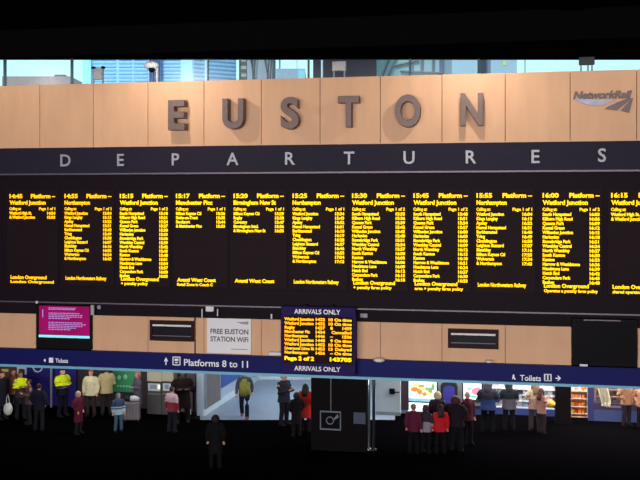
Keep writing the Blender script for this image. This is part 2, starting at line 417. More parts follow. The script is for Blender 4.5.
# arrivals board
x0, x1, z0, z1 = panel_box(281, 355.5, 307, 374.5, -.45)
o = Vector((x0, -.45, z0)); W, Hh = x1 - x0, z1 - z0
ar = empty('arrivals_board', o, 'hanging purple navy board headed ARRIVALS ONLY listing arrivals in amber', 'board')
obj('casing', B(((0, 0, 0), (W, .3, Hh)), bev=.012), mat('purple_navy_casing', (34, 22, 80), .6, var=.06, spec=.1), ar)
af = obj('screen_face', B(((W * .035, -.012, Hh * .165), (W * .965, 0, Hh * .865))), mat('arrivals_screen', (30, 12, 24), .6, spec=.08), ar)
for q_ in (.3, .66): obj('hanging_arm', B(((W * q_, .05, Hh - .02), (W * (q_ + .04), .4, Hh + .04))), BLACK, ar)
obj('wall_bracket', B(((W * .2, .29, Hh * .4), (W * .8, .45, Hh * .6))), BLACK, ar)
for v in (.895, .05):
    text('arrivals_wording', 'ARRIVALS ONLY', x0 + W * .18, z0 + Hh * v, -.455, .115, WHITE, ar, width=W * .62, bold=.003, origin=o)
rows = [('Watford Junction', '1422', '10', 'On time'), ('Watford Junction', '1432', '10', 'On time'), ('Rugby', '1437', '8', '1459'), ('Manchester Pic', '1434', '', 'Cancelled'), ('Northampton', '1446', '\u2013', '1506'),
        ('Watford Junction', '1448', '9', 'On time'), ('Watford Junction', '1452', '10', 'On time'), ('Liverpool Lime St', '1453', '13', 'Delayed'), ('Northampton', '1456', '\u2013', 'On time')]
ya = -.466; sz = .070; pit = Hh * .062
aw = span(text_mesh('Liverpool Lime St', sz / .729, .0045, .002)); ka = W * .40 / (aw[1] - aw[0])
AR = mat('arrivals_amber', (255, 176, 18), emit=1.25, var=0, spec=0)
for n_, i, xx, al in (('arrival_origins', 0, .05, 'l'), ('arrival_times', 1, .595, 'r'), ('arrival_platforms', 2, .70, 'r'), ('arrival_status', 3, .95, 'r')):
    text(n_, '\n'.join(r[i] if r[i] else ' ' for r in rows), x0 + W * xx, z0 + Hh * .795, ya, sz, AR, af, kx=ka * (1.0 if i == 0 else 1.2), bold=.004, align=al, line=pit / (sz / .729), origin=o)
text('page_number', 'Page 2 of 2', x0 + W * .05, z0 + Hh * .205, ya, .09, AMBER, af, width=W * .4, bold=.006, origin=o)
text('clock', '143705', x0 + W * .66, z0 + Hh * .205, ya, .09, AMBER, af, width=W * .29, bold=.006, origin=o)

# little fittings round the board
def fitting(name, u0, u1, v0, v1, y0, y1, m, label, cat, legs=(), group=None):
    x0, x1, z0, z1 = panel_box(u0, u1, v0, v1, y0)
    c = Vector(((x0 + x1) / 2, y0, z0))
    e = empty(name, c, label, cat, group)
    w = (x1 - x0) / 2
    obj('body', B(((-w, 0, 0), (w, y1 - y0, z1 - z0)), bev=min(.012, w * .3)), m, e)
    for uu, va, vb in legs:
        p = at(uu, vb, y0) - c; q = at(uu, va, y0) - c
        obj('bracket', B(((p.x - .012, .0, p.z), (p.x + .012, .02, q.z))), m, e)
    obj('back_plate', B(((-w * .5, y1 - y0 - .01, (z1 - z0) * .2), (w * .5, max(y1 - y0, -y0 - .0), (z1 - z0) * .8))), BLACK, e)
    return e
fitting('wireless_box', 205.5, 213.5, 305.8, 311.6, -.12, -.04, WPL, 'small white box on a bracket above the wifi notice', 'box', legs=((202, 309, 318), (217.5, 309, 316)))
fitting('wall_plate', 360, 367.5, 313.6, 317.8, -.06, -.02, mat('plate_grey', (150, 145, 150)), 'small grey plate right of the arrivals board', 'plate')
fitting('small_plate', 97, 100.5, 305.5, 309.2, -.06, -.02, mat('plate_grey2', (140, 150, 165)), 'tiny grey plate right of the magenta screen', 'plate')
fitting('cable_clip', 35.6, 37.4, 301, 303.6, -.28, -.2, WPL, 'tiny white clip under the board above the magenta screen', 'clip')
fitting('cable_clip', 269, 281, 352.4, 355.4, -.2, -.08, WPL, 'white sensor box left of the arrivals board foot', 'sensor')
fitting('cable_clip', 270.6, 272, 314, 319, -.1, -.04, WPL, 'thin white upright clip left of the arrivals board top', 'clip')
def dome(u, v, w, h, y, label):
    p = at(u, v, y); bm = bmesh.new(); ball(bm, (0, 0, 0), (w, w, h), 20)
    e = empty('dome_sensor', p, label, 'sensor')
    obj('dome', bm, mat('dome_white', (225, 222, 215), .4), e, True)
    obj('mount', B(((-w * .3, 0, -.01), (w * .3, -y, .03))), WPL, e)
dome(379, 360, .135, .055, -.2, 'white oval dome sensor on top of the blue sign below the timber strip')
dome(489, 361.6, .09, .03, -.19, 'flat white sensor on the blue sign below the right letterbox window')

# ================================================================== outdoors, seen through the clerestory
def building(name, u0, u1, vtop, Z, dep, m, label, cat='building', rz=TH, top=None):
    a = far(u0, HZ, Z); b = far(u1, HZ, Z); c = (a + b) / 2
    w = (b - a).length / 2; h = top or (H + (HZ - vtop) / F * Z)
    e = empty(name, (c.x, c.y, 0), label, cat, rz=rz)
    obj('walls', B(((-w, 0, 0), (w, dep, h))), m, e)
    return e, w, h
blu = mat('blue_cladding', (166, 206, 238), .6); blud = mat('blue_louvre', (140, 190, 232), .6)
blul = mat('light_blue_cladding', (165, 222, 245), .6)
def louvres(e, x0, x1, z0, z1, pitch, y=-.12):
    bm = bmesh.new(); z = z0
    while z < z1:
        box(bm, (x0, y * .5, z), (x1, 0, z + pitch * .4)); z += pitch
    obj('louvre_panel', bm, blud, e)
e, w, h = building('louvred_block', 84, 190, 0, 60, 8, blu, 'tall blue block clad in horizontal louvres behind the left fascia', top=24)
for a, b in ((.08, .30), (.33, .45), (.47, .60), (.72, .98)): louvres(e, -w + 2 * w * a, -w + 2 * w * b, 14, 23, .235)
obj('corner_panel', B(((-w - .05, -.15, 10), (-w + .5, 0, 24))), blul, e)
bm = bmesh.new()
for k in range(5): box(bm, (-w + 2 * w * .62 + k * .19, -.2, 13), (-w + 2 * w * .62 + k * .19 + .08, 0, 24))
obj('pipe', bm, mat('blue_dark_pipe', (50, 78, 140)), e)
e, w, h = building('louvred_block', 191, 238, 0, 53, 2, blu, 'narrower blue louvred block standing at an angle to the first', rz=TH + R(28), top=24)
louvres(e, -w * .95, -w * .45, 14, 23, .235); louvres(e, -w * .35, w * .95, 14, 23, .235)
obj('corner_post', B(((-w * .44, -.14, 10), (-w * .36, 0, 24))), mat('white_post', (215, 230, 240)), e)
br = mat('brown_brick', (150, 122, 124), .8, var=.12, scale=2)
e, w, h = building('brick_building', 2, 70.5, 76.3, 50, 2.5, br, 'low grey brown flat roofed building at far left under the sky')
a = far(56, 75, 50); c = e.location
obj('roof_vent', B(((w * .55, .5, h - .4), (w * .68, 1.5, h + .05)), ((w * .48, .3, h + .0), (w * .78, 1.7, h + .14))), mat('vent_dark', (72, 70, 82)), e)
pla = mat('plaster_grey', (150, 152, 165), .8, var=.15, scale=1.5)
e, w, h = building('plant_block', 247, 272, 0, 48, 4, pla, 'pale plastered block crossed by dark cables and braces', top=20)
bm = bmesh.new()
for x_0, x_1 in ((-1, -.2), (-.2, -.9), (.1, .9), (.95, .2), (.5, 1), (-.7, -.6)): tube(bm, [(w * x_0, -.1, 13), (w * (x_0 + x_1) / 2 + .1, -.22, 14.6), (w * x_1, -.1, 16.5)], .035, 6)
obj('cable', bm, mat('cable_dark', (52, 50, 62)), e)
e, w, h = building('beige_stack', 239.5, 246.3, 0, 50, 1.5, mat('beige_render', (165, 165, 155), .8), 'narrow beige stack with ledges between blue block and plaster block', top=20)
obj('ledge', B(*[((-w * 1.1, -.1, 13.6 + k * .42), (w * 1.1, 0, 13.75 + k * .42)) for k in range(8)]), mat('ledge_dark', (80, 78, 84)), e)
e, w, h = building('rooftop_box', 276, 305, 68.6, 46, 4, mat('rooftop_grey', (138, 152, 172), .7), 'low blue grey rooftop plant box against the bright sky')
obj('side_casing', B(((w * .52, -.06, h - 1.2), (w, 0, h - .08))), mat('casing_lightblue', (130, 185, 205)), e)
obj('aerial', B(((-w * .82, .2, h), (-w * .7, .3, h + 1.6)), ((w * .42, .2, h), (w * .46, .25, h + 1.6))), mat('aerial_grey', (90, 120, 130)), e)
e, w, h = building('dark_tower', 313, 376, 0, 48, 8, mat('dark_tower_cladding', (32, 28, 42), .8, spec=.1), 'dark slate tower rising behind the T of the name', top=24)
obj('base_band', B(((-w, -.05, 10), (w, 0, 14.65))), mat('maroon_band', (62, 32, 48)), e)
gg = mat('green_grey_glass', (140, 172, 182), .4, var=.1, scale=.8)
e, w, h = building('glass_building', 376.5, 445.5, 0, 50, 7, gg, 'grey green glass building with slanting steel braces', top=24)
dk = mat('steel_dark', (92, 104, 118))
bm = bmesh.new()
for xa, za, xb, zb in ((-.9, 14.6, -.55, 16.4), (-.75, 14.5, -.35, 16.5), (-.3, 15.3, .9, 15.2), (-.5, 15.6, .2, 15.9), (.3, 15.3, .32, 16.5), (.62, 14.6, .64, 16.4)):
    tube(bm, [(w * xa, -.12, za), (w * xb, -.12, zb)], .06, 6)
obj('brace', bm, dk, e)
obj('mullion', B(((w * .82, -.1, 10), (w * .93, 0, 24)), ((-.1, -.1, 10), (.1, 0, 24))), mat('mullion_blue', (82, 96, 128)), e)
pg = mat('pale_grey_panel', (160, 178, 196), .6, var=.04)
building('grey_slab_block', 452, 478, 0, 47, 5, pg, 'pale grey slab block right of the glass building', top=24)
e, w, h = building('grey_slab_block', 491, 517, 0, 47, 5, mat('pale_grey_panel2', (158, 172, 192), .6, var=.04), 'pale grey slab block with a tiny yellow mark, left of the thin mast', top=24)
obj('yellow_mark', B(((-.05, -.03, 15.2), (.12, 0, 15.4))), mat('yellow_paint', (205, 200, 90)), e)
def post(name, u, Z, w, m, label, cat):
    p = far(u, HZ, Z); bm = bmesh.new(); tube(bm, [(0, 0, 0), (0, 0, 17.5)], w, 8, False)
    e = empty(name, (p.x, p.y, 0), label, cat); obj('shaft', bm, m, e); obj('foot_plate', B(((-.3, -.3, 0), (.3, .3, .1))), m, e)
post('mast', 525, 45.5, .035, mat('mast_grey', (140, 160, 168)), 'thin grey mast against the sky right of the slab block', 'mast')
post('mast', 322, 45.5, .05, mat('mast_pale', (190, 192, 200)), 'pale thin mast in front of the dark tower', 'mast')
# fittings standing on the top of the wall
def floodlight(u0, u1, v0, v1, legs, m, knobs, label):
    y = .28
    x0, x1, z0, z1 = panel_box(u0, u1, v0, v1, y)
    e = empty('floodlight', ((x0 + x1) / 2, y, ZT - .02), label, 'floodlight', 'floodlights on top of the fascia')
    w = (x1 - x0) / 2; b = ZT - .02
    obj('lamp_head', B(((-w, -.06, z0 - b), (w, .06, z1 - b)), bev=.012), m, e)
    for uu in legs:
        xx = ax(uu, y) - e.location.x
        obj('post', B(((xx - .018, -.02, 0), (xx + .018, .02, z1 - b))), mat('post_grey', (132, 138, 150)), e)
        if knobs:
            bm = bmesh.new(); ball(bm, (xx, 0, z1 - b + .02), (.065, .05, .04), 12); obj('knob', bm, BLACK, e, True)
floodlight(94.3, 102.6, 68.5, 79.5, (93.6, 103), mat('flood_grey', (170, 172, 172)), True, 'grey floodlight on two black topped posts before the blue block')
floodlight(332.5, 346, 61.5, 71, (334, 344.5), mat('flood_pale', (178, 176, 178)), False, 'pale boxy floodlight on two posts before the dark tower')
floodlight(579, 594.5, 57, 65, (581, 588, 592), mat('flood_black', (34, 36, 48)), False, 'black floodlight on posts at the right end of the fascia')
p = at(151.5, 65.5, .2)
e = empty('dome_camera', (p.x, .2, ZT - .02), 'white security camera with black dome on top of the fascia', 'camera')
bm = bmesh.new(); ball(bm, (0, 0, p.z - ZT + .02), (.2, .14, .11), 18); obj('camera_housing', bm, WPL, e, True)
bm = bmesh.new(); ball(bm, (.02, -.03, p.z - ZT - .08), (.085, .085, .085), 16); obj('dome', bm, BLACK, e, True)
obj('bracket', B(((.12, .0, 0), (.17, .05, p.z - ZT + .02))), mat('bracket_pale', (190, 190, 195)), e)

# ================================================================== behind the sign: passage and shops
YL, YR = 11.6, 13.6
def wbox(name, u0, u1, v0, v1, y, dep, m, bev=0, parent=None, o=None):
    """upright box whose front face lies on plane y"""
    x0, x1, z0, z1 = panel_box(u0, u1, v0, v1, y)
    z0 = max(z0, 0)
    if parent: q = parent.location; return obj(name, B(((x0 - q.x, y - q.y, z0 - q.z), (x1 - q.x, y + dep - q.y, z1 - q.z)), bev=bev), m, parent)
    return obj(name, B(((x0, y, z0), (x1, y + dep, z1)), bev=bev), m)
xA = ax(203, YL); xB = ax(376, YL)
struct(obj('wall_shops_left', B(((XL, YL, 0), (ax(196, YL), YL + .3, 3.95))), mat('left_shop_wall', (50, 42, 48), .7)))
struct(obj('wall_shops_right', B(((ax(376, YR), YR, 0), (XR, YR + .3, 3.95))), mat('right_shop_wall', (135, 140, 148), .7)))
# the passage runs back at an angle
pa = far(203, 416, 33.8); pb = far(241, 391, 38.3)
d_ = Vector((pb.x - pa.x, pb.y - pa.y, 0)); L_ = d_.length; d_.normalize()
pc = pa + d_ * (L_ + 4.5)
def passage_wall():
    n_ = Vector((-d_.y, d_.x, 0)) * .25
    bm = bmesh.new()
    q = [Vector((pa.x, pa.y, 0)), Vector((pc.x, pc.y, 0)), Vector((pc.x, pc.y, 0)) + n_, Vector((pa.x, pa.y, 0)) + n_]
    lo_ = [bm.verts.new(v) for v in q]; hi = [bm.verts.new(v + Vector((0, 0, 3.95))) for v in q]
    bm.faces.new(lo_); bm.faces.new(hi)
    for i in range(4): bm.faces.new((lo_[i], lo_[(i + 1) % 4], hi[(i + 1) % 4], hi[i]))
    return bm
PWALL = mat('passage_wall_paint', (165, 182, 198), .6, var=.04)
struct(obj('wall_passage_left', passage_wall(), PWALL))
ang = math.atan2(d_.y, d_.x)
def on_passage(name, s0, s1, z0, z1, th, m, parent):
    return obj(name, B(((s0, -th, z0), (s1, 0, z1)), bev=0), m, parent)
struct(obj('baseboard_passage', B(((0, -.06, 0), (L_ + 4.4, 0, .22))), mat('skirting_pale', (195, 212, 222)), loc=(pa.x, pa.y, 0), rz=ang))
e = empty('passage_door', (pa.x, pa.y, 0), 'grey brown door in the left wall of the passage', 'door', rz=ang)
lf = on_passage('door_leaf', .25, 1.75, .22, 2.3, .05, mat('door_grey_brown', (112, 106, 108), .6), e)
obj('door_handle', B(((1.55, -.1, 1.1), (1.68, -.05, 1.14))), CHROME, lf)
bm = B(((.15, -.07, .22), (.25, 0, 2.4)), ((1.75, -.07, .22), (1.85, 0, 2.4)), ((.15, -.07, 2.3), (1.85, 0, 2.4))); obj('door_frame', bm, mat('frame_greyblue', (130, 140, 155)), e)
e = empty('passage_banner', (pa.x, pa.y, 0), 'blue wall banner with pale wording along the passage wall', 'banner', rz=ang)
on_passage('banner_panel', 1.95, L_ + .6, .65, 1.75, .06, mat('banner_blue', (52, 84, 158), .5, var=.1), e)
obj('banner_mark', B(((3.1, -.07, 1.1), (3.25, -.058, 1.5)), ((3.35, -.07, 1.1), (3.5, -.058, 1.35)), ((3.6, -.07, 1.1), (3.95, -.058, 1.2)), ((4.1, -.07, 1.1), (4.2, -.058, 1.5))), WHITE, e)
e = empty('poster_frame', (pa.x, pa.y, 0), 'dark framed poster high on the passage wall above the blue banner', 'poster', rz=ang)
on_passage('poster_panel', 2.7, 4.6, 2.0, 2.7, .07, mat('poster_teal_dark', (48, 72, 88)), e)
fe = far(320, 379.5, 40.8)
struct(obj('wall_passage_end', B(((-9, 0, 0), (6, .2, 3.95))), mat('passage_end_paint', (180, 192, 205), .6, var=.03), loc=(fe.x, fe.y, 0), rz=TH))
struct(obj('trim_2', B(((-9, -.05, 0), (6, 0, .12))), mat('skirting_pale2', (205, 220, 228)), loc=(fe.x, fe.y, 0), rz=TH))
bm = bmesh.new()
q = [pa, far(205, 421, 33.15), far(390, 420, 33.2), far(390, 378, 41.2), far(225, 378, 41.2)]
vs = [bm.verts.new((v.x, v.y, .004)) for v in (far(200, 420, 33.2), far(395, 420, 33.2), far(395, 378, 41.2), far(200, 378, 41.2))]
bm.faces.new(vs)
r = bmesh.ops.extrude_face_region(bm, geom=bm.faces[:]); bmesh.ops.translate(bm, vec=(0, 0, -.004), verts=[g for g in r['geom'] if isinstance(g, bmesh.types.BMVert)])
struct(obj('floor_passage', bm, FLOORL))
wc = wbox('column', 195.5, 204, 367, 420, YL - .15, .5, mat('blue_white_column', (170, 190, 215), .5, var=.03))
tag(wc, 'pale blue white square column left of the passage mouth', 'column')

# ---- left: blue stand, green banner, ticket machines
e = empty('blue_ticket_stand', (ax(49, YL - .2), YL - .2, 0), 'deep blue partition with white ring emblem behind the hi-vis staff', 'partition')
wbox('partition_panel', 23, 76, 366, 420, YL - .2, .1, mat('deep_blue_panel', (34, 26, 120), .5, var=.1, scale=1), parent=e)
wbox('left_return', -5, 23, 366, 420, YL - .2, .1, mat('brown_return', (78, 52, 50), .6, var=.25, scale=2), parent=e)
def ring_mesh(r0, r1, th, n=32):
    bm = bmesh.new(); R_ = []
    for (r_, y_) in ((r0, 0), (r1, 0), (r1, th), (r0, th)): R_.append([bm.verts.new((r_ * math.cos(2 * PI * k / n), -y_, r_ * math.sin(2 * PI * k / n))) for k in range(n)])
    R_.append(R_[0])
    for a_, b_ in zip(R_, R_[1:]):
        for k in range(n): bm.faces.new((a_[k], a_[(k + 1) % n], b_[(k + 1) % n], b_[k]))
    return bm
p = at(37.8, 366.8, YL - .2) - e.location
o_ = obj('ring_emblem', ring_mesh(.17, .215, .03), WPL, e); o_.location = p
p = at(22, 370, YL - .2) - e.location
bm = B(((p.x - .2, -.03, p.z - .17), (p.x - .13, 0, p.z + .25)), ((p.x + .13, -.03, p.z - .17), (p.x + .2, 0, p.z + .25)), ((p.x - .13, -.03, p.z + .05), (p.x + .13, 0, p.z + .22))); obj('white_emblem', bm, WPL, e)
wbox('yellow_strip', 1.5, 8, 369, 371.6, YL - .23, .03, mat('yellow_strip', (205, 195, 75)), parent=e)
e = empty('barrier_post', (ax(51, YL - .5), YL - .5, 0), 'slim silver post before the blue partition beside the worker', 'post')
wbox('shaft', 50.2, 51.8, 366, 420, YL - .5, .06, mat('post_silver', (150, 152, 168), .4, .2), parent=e)
wbox('foot', 48.5, 53.5, 413, 420, YL - .55, .16, BLACK, parent=e)
e = empty('green_banner', (ax(124, YL - .1), YL - .1, 0), 'green advertising banner with pale ovals and line of wording', 'banner')
wbox('banner_sheet', 112.5, 136, 367, 392, YL - .1, .1, mat('banner_green', (52, 140, 92), .5, var=.12, scale=2), parent=e)
bm = bmesh.new()
for uu, vv, rr in ((119, 377.5, .08), (125.3, 377, .085)):
    p = at(uu, vv, YL - .1) - e.location; ball(bm, (p.x, 0, p.z), (rr, .02, rr * 1.15), 14)
p = at(120, 387, YL - .1) - e.location
for k in range(5): box(bm, (p.x - .12 + k * .12, -.015, p.z), (p.x - .05 + k * .12, 0, p.z + .07))
obj('banner_print', bm, mat('banner_pale', (130, 200, 165)), e)
CRM = mat('cream_fascia', (176, 172, 150), .6, var=.04); MB_ = mat('machine_grey', (70, 70, 70), .5, var=.1, scale=4)
def machine(u0, u1, y, label, lit):
    e = empty('ticket_machine', (ax((u0 + u1) / 2, y), y, 0), label, 'ticket machine', 'ticket machines by the passage')
    wbox('cabinet', u0, u1, 383, 430, y, .5, MB_, .01, e)
    wbox('header_panel', u0, u1, 370, 381.5, y + .02, .4, CRM, .01, e)
    wbox('head_stem', u0 + 2, u1 - 2, 381, 384, y + .1, .3, MB_, 0, e)
    wbox('bezel', u0 + 1, u1 - 1.5, 383.6, 391, y - .04, .04, mat('bezel_pale', (190, 195, 200)), .01, e)
    wbox('touch_screen', u0 + 3, u1 - 5, 384.6, 389, y - .05, .02, mat('touch_blue_grey', (110, 122, 140), emit=.3), 0, e)
    if lit: wbox('lit_reader', u1 - 3.6, u1 - 1.6, 385, 389, y - .06, .02, mat('lit_white', (240, 245, 245), emit=.8, var=0), 0, e)
    wbox('counter_ledge', u0 + .5, u1 - .5, 393.5, 395, y - .06, .06, mat('ledge_grey', (100, 105, 105)), 0, e)
machine(147, 161.5, YL - .85, 'grey ticket machine with cream header and blue grey screen, beside grey coat', True)
machine(161.8, 173.5, YL - .85, 'narrow grey ticket machine with cream header touching the black hooded figure', False)
e = empty('brown_pillar', (ax(184, YL - .3), YL - .3, 0), 'dark brown pillar behind the tall black hooded figure', 'pillar')
wbox('shaft', 174, 195, 366, 420, YL - .3, .3, mat('dark_brown_pillar', (96, 84, 86), .6), parent=e)
wbox('plinth', 173.6, 195.3, 412, 420, YL - .33, .03, BLACK, parent=e)
e = empty('sanitiser_stand', (ax(193.5, 10.3), 10.3, 0), 'thin black dispenser stand by the pale column at the passage', 'stand')
wbox('stand_pole', 192.6, 194.6, 389, 420, 10.3, .06, BLACK, parent=e)
wbox('dispenser', 190.6, 195.6, 386.5, 392.5, 10.22, .12, BLACK, .015, e)
wbox('base_plate', 190, 196.5, 418.3, 420, 10.2, .3, BLACK, parent=e)
wbox('paper_label', 187.5, 191, 409.5, 414.5, 10.25, .02, WPL, parent=e)
wbox('label_arm', 190, 193, 411, 412, 10.27, .02, BLACK, parent=e)

# ---- centre: the black kiosk, the poles, the pale pillar
YK = 7.0
e = empty('black_kiosk', (ax(343, YK), YK, 0), 'tall black kiosk panel directly below the arrivals board', 'kiosk')
kb = mat('kiosk_black', (9, 5, 9), .6, spec=.08)
wbox('kiosk_panel', 311, 366.5, 360, 500, YK, .8, kb, parent=e)
wbox('corner_seam', 330.4, 331.2, 372, 412, YK - .01, .012, mat('seam_grey', (120, 118, 128)), parent=e)
fr_ = mat('frame_pale', (120, 128, 150))
bm = bmesh.new(); q = e.location
for a in ((320, 341, 411, 412.4), (320, 341, 428.6, 430), (320, 321, 412.4, 428.6), (340, 341, 412.4, 428.6)):
    x0, x1, z0, z1 = panel_box(*a, YK); box(bm, (x0 - q.x, -.02, z0 - q.z), (x1 - q.x, 0, z1 - q.z))
obj('notice_frame', bm, fr_, e)
p = at(330, 420.5, YK) - q
o_ = obj('notice_ring', ring_mesh(.10, .13, .015), fr_, e); o_.location = p
bm = bmesh.new(); prism(bm, [(p.x + .1, p.z + .05), (p.x + .25, p.z + .22), (p.x + .29, p.z + .12), (p.x + .16, p.z + .03)], -.015, 0); obj('notice_stroke', bm, fr_, e)
wbox('lower_panel', 353.5, 365.5, 412.5, 424, YK - .02, .02, mat('slate_blue_panel', (62, 72, 100)), parent=e)
for u0, u1, m, lab in ((367.2, 370.4, CHROME, 'bright chrome pole at the right edge of the black kiosk'), (372.2, 375.2, mat('pole_dark', (58, 58, 72), .4, .3), 'dark pole right of the chrome pole')):
    e = empty('pole', (ax((u0 + u1) / 2, YK + .3), YK + .3, 0), lab, 'pole')
    r_ = (ax(u1, YK + .3) - ax(u0, YK + .3)) / 2
    bm = bmesh.new(); tube(bm, [(0, 0, 0), (0, 0, 3.9)], r_, 16, False); obj('shaft', bm, m, e, True)
    bm = bmesh.new(); tube(bm, [(0, 0, 0), (0, 0, .06)], r_ * 2, 16, False); obj('floor_collar', bm, m, e, True)
e = empty('pale_pillar', (ax(388, 12.2), 12.2, 0), 'wide pale grey pillar right of the poles with a small black camera', 'pillar')
wbox('shaft', 376, 400, 366, 425, 12.2, .6, mat('pale_pillar_paint', (175, 188, 196), .6, var=.05, scale=1.2), parent=e)
wbox('plinth', 375.6, 400.4, 412, 425, 12.17, .03, mat('plinth_grey', (120, 130, 140)), parent=e)
e = empty('wall_camera', at(392, 391.5, 12.1), 'small black camera on an arm fixed to the pale pillar', 'camera')
obj('camera_body', B(((-.1, -.05, -.1), (.1, .1, .1)), bev=.015), BLACK, e)
bm = bmesh.new(); tube(bm, [(.08, 0, -.02), (.26, .0, -.02)], .025, 8); obj('camera_arm', bm, BLACK, e)
e = empty('maroon_panel', (ax(403.5, 12.6), 12.6, 0), 'dark maroon upright panel left of the bright food screen', 'panel')
wbox('panel_sheet', 401, 408.5, 366, 410, 12.6, .12, mat('maroon_sheet', (52, 28, 44), .6), parent=e)
wbox('panel_foot', 401.5, 407.5, 410, 425, 12.62, .1, mat('greyblue_foot', (105, 122, 142)), parent=e)

# ---- right: cafe screens, arch, shelves
def menu_screen(u0, u1, v0, v1, label, img):
    y = YR - .12
    x0, x1, z0, z1 = panel_box(u0, u1, v0, v1, y); c = Vector(((x0 + x1) / 2, y, (z0 + z1) / 2)); w, h = (x1 - x0) / 2, (z1 - z0) / 2
    e = empty('menu_screen', c, label, 'screen', 'lit menu screens on the cafe wall')
    obj('casing', B(((-w - .04, 0, -h - .04), (w + .04, .12, h + .04)), bev=.01), BLACK, e)
    ds = obj('display', B(((-w, -.01, -h), (w, 0, h))), mat('display_cyan_white', (205, 236, 232), emit=1.0, var=.08, scale=3), e)
    img(ds, w, h)
def food1(e, w, h):
    for nm, rgb, blobs in (('pastry_picture', (205, 120, 50), ((-.55, .1, .3, .22), (-.2, -.1, .2, .3), (-.1, .45, .28, .12), (.15, -.3, .18, .2))),
                           ('salad_picture', (120, 150, 90), ((.55, .05, .16, .3), (.3, .2, .12, .18), (.75, .4, .12, .3))),
                           ('bread_picture', (238, 205, 140), ((-.45, .5, .3, .25), (.0, .2, .3, .2), (.45, -.25, .25, .18)))):
        bm = bmesh.new()
        for i, (x, z, a, b) in enumerate(blobs): ball(bm, (x * w, -.012, z * h), (a * w, .006, b * h), 12)
        obj(nm, bm, mat(nm, rgb, emit=.75, var=.25, scale=12), e)
    obj('price_band', B(((-w, -.016, -h), (w, -.009, -h * .72))), mat('price_band_blue', (120, 170, 190), emit=.7), e)
def food2(e, w, h):
    bm = bmesh.new(); ball(bm, (w * .3, -.012, 0), (w * .42, .006, h * .42), 14); ball(bm, (w * .6, -.012, h * .25), (w * .3, .006, h * .3), 12)
    obj('ham_picture', bm, mat('ham_pink', (205, 130, 160), emit=.7, var=.2, scale=9), e)
    bm = bmesh.new(); ball(bm, (-w * .35, -.012, h * .3), (w * .2, .006, h * .2), 12); ball(bm, (w * .1, -.012, -h * .62), (w * .5, .006, h * .12), 12)
    obj('leaf_picture', bm, mat('leaf_teal', (110, 190, 160), emit=.7), e)
menu_screen(408.5, 436.5, 380, 401.5, 'bright menu screen showing golden pastries above the grey haired head', food1)
menu_screen(463.5, 481.5, 383, 399.5, 'bright menu screen showing pink ham behind the bald man', food2)
e = empty('lit_counter', (ax(419, YR - .6), YR - .6, 0), 'glowing white cafe counter front below the pastry screen', 'counter')
wbox('counter_body', 405, 436, 413, 425, YR - .6, .45, mat('counter_dark', (60, 60, 75)), parent=e)
wbox('lit_panel', 406, 432, 404.5, 413, YR - .6, .3, mat('counter_glow', (225, 235, 238), emit=.8, var=.1), parent=e)
e = empty('arched_booth', (ax(449, YR - .25), YR - .25, 0), 'dark rounded arch booth with indigo inside between the two menu screens', 'booth')
x0, x1, z0, z1 = panel_box(440.5, 457.5, 382, 425, YR - .25); w = (x1 - x0) / 2
def arch(w, h, n=12): return [(-w, 0)] + [(-w * math.cos(PI * k / n), h - w * .6 + w * .6 * math.sin(PI * k / n)) for k in range(n + 1)] + [(w, 0)]
bm = bmesh.new(); prism(bm, arch(w, z1), 0, .25); obj('arch_frame', bm, mat('arch_black', (20, 16, 30)), e)
bm = bmesh.new(); prism(bm, arch(w * .68, z1 - .15), -.02, 0); obj('arch_inset', bm, mat('arch_indigo', (54, 50, 150), .5, var=.2), e)
e = empty('blue_counter', (ax(478, YR - .7), YR - .7, 0), 'blue shop counter front under the ham screen', 'counter')
wbox('counter_front', 471, 484, 407, 425, YR - .7, .5, mat('counter_blue', (50, 72, 138), .5), parent=e)
wbox('counter_top', 470.5, 484.5, 405.8, 407.2, YR - .74, .58, mat('counter_top_dark', (44, 40, 52)), parent=e)

def shelf_unit(u0, u1, v0, v1, y, rows, label, back, board, name='shelf_unit'):
    x0, x1, z0, z1 = panel_box(u0, u1, v0, v1, y)
    e = empty(name, ((x0 + x1) / 2, y, 0), label, 'shelf')
    w = (x1 - x0) / 2
    obj('back_panel', B(((-w, .36, 0), (w, .4, z1))), back, e)
    obj('side_panel', B(((-w, 0, 0), (-w + .03, .36, z1))), board, e); obj('side_panel', B(((w - .03, 0, 0), (w, .36, z1))), board, e)
    zs = [at((u0 + u1) / 2, v, y).z for v in rows]
    for z in zs: obj('shelf_board', B(((-w + .03, 0, max(z, .02) - .03), (w - .03, .36, max(z, .02)))), board, e)
    return e, x0, x1, zs
WS = mat('shelf_white', (205, 208, 215), .5)
e, sx0, sx1, zs = shelf_unit(486, 556, 378, 424, YR - .45, (389, 395, 401, 407.5), 'long white magazine shelf behind the shoppers at right', mat('shelf_back_pale', (170, 172, 185), .6), WS, 'magazine_shelf')
q = e.location
x0, x1, z0, z1 = panel_box(487, 555, 408.5, 424, YR - .45)
obj('base_cupboard', B(((x0 - q.x, -.02, 0), (x1 - q.x, .36, z1))), mat('base_blue', (44, 58, 118), .5), e)
cl = [('white', (225, 225, 228)), ('pale grey', (180, 185, 195)), ('dark blue', (50, 60, 95)), ('red', (160, 60, 60)), ('black', (45, 42, 50)), ('pink', (205, 160, 170)), ('sky blue', (140, 170, 205))]
mags = {}
def proto(key, w, h, rgb):
    if key not in mags:
        mags[key] = [B(((-w / 2, 0, 0), (w / 2, .012, h))), None]
        me = bpy.data.meshes.new('cover'); mags[key][0].to_mesh(me); mags[key][0].free(); me.materials.append(mat('cover_' + key, rgb, .5, var=.3, scale=14))
        mags[key] = me
    return mags[key]
rown = ('top', 'second', 'third', 'lowest')
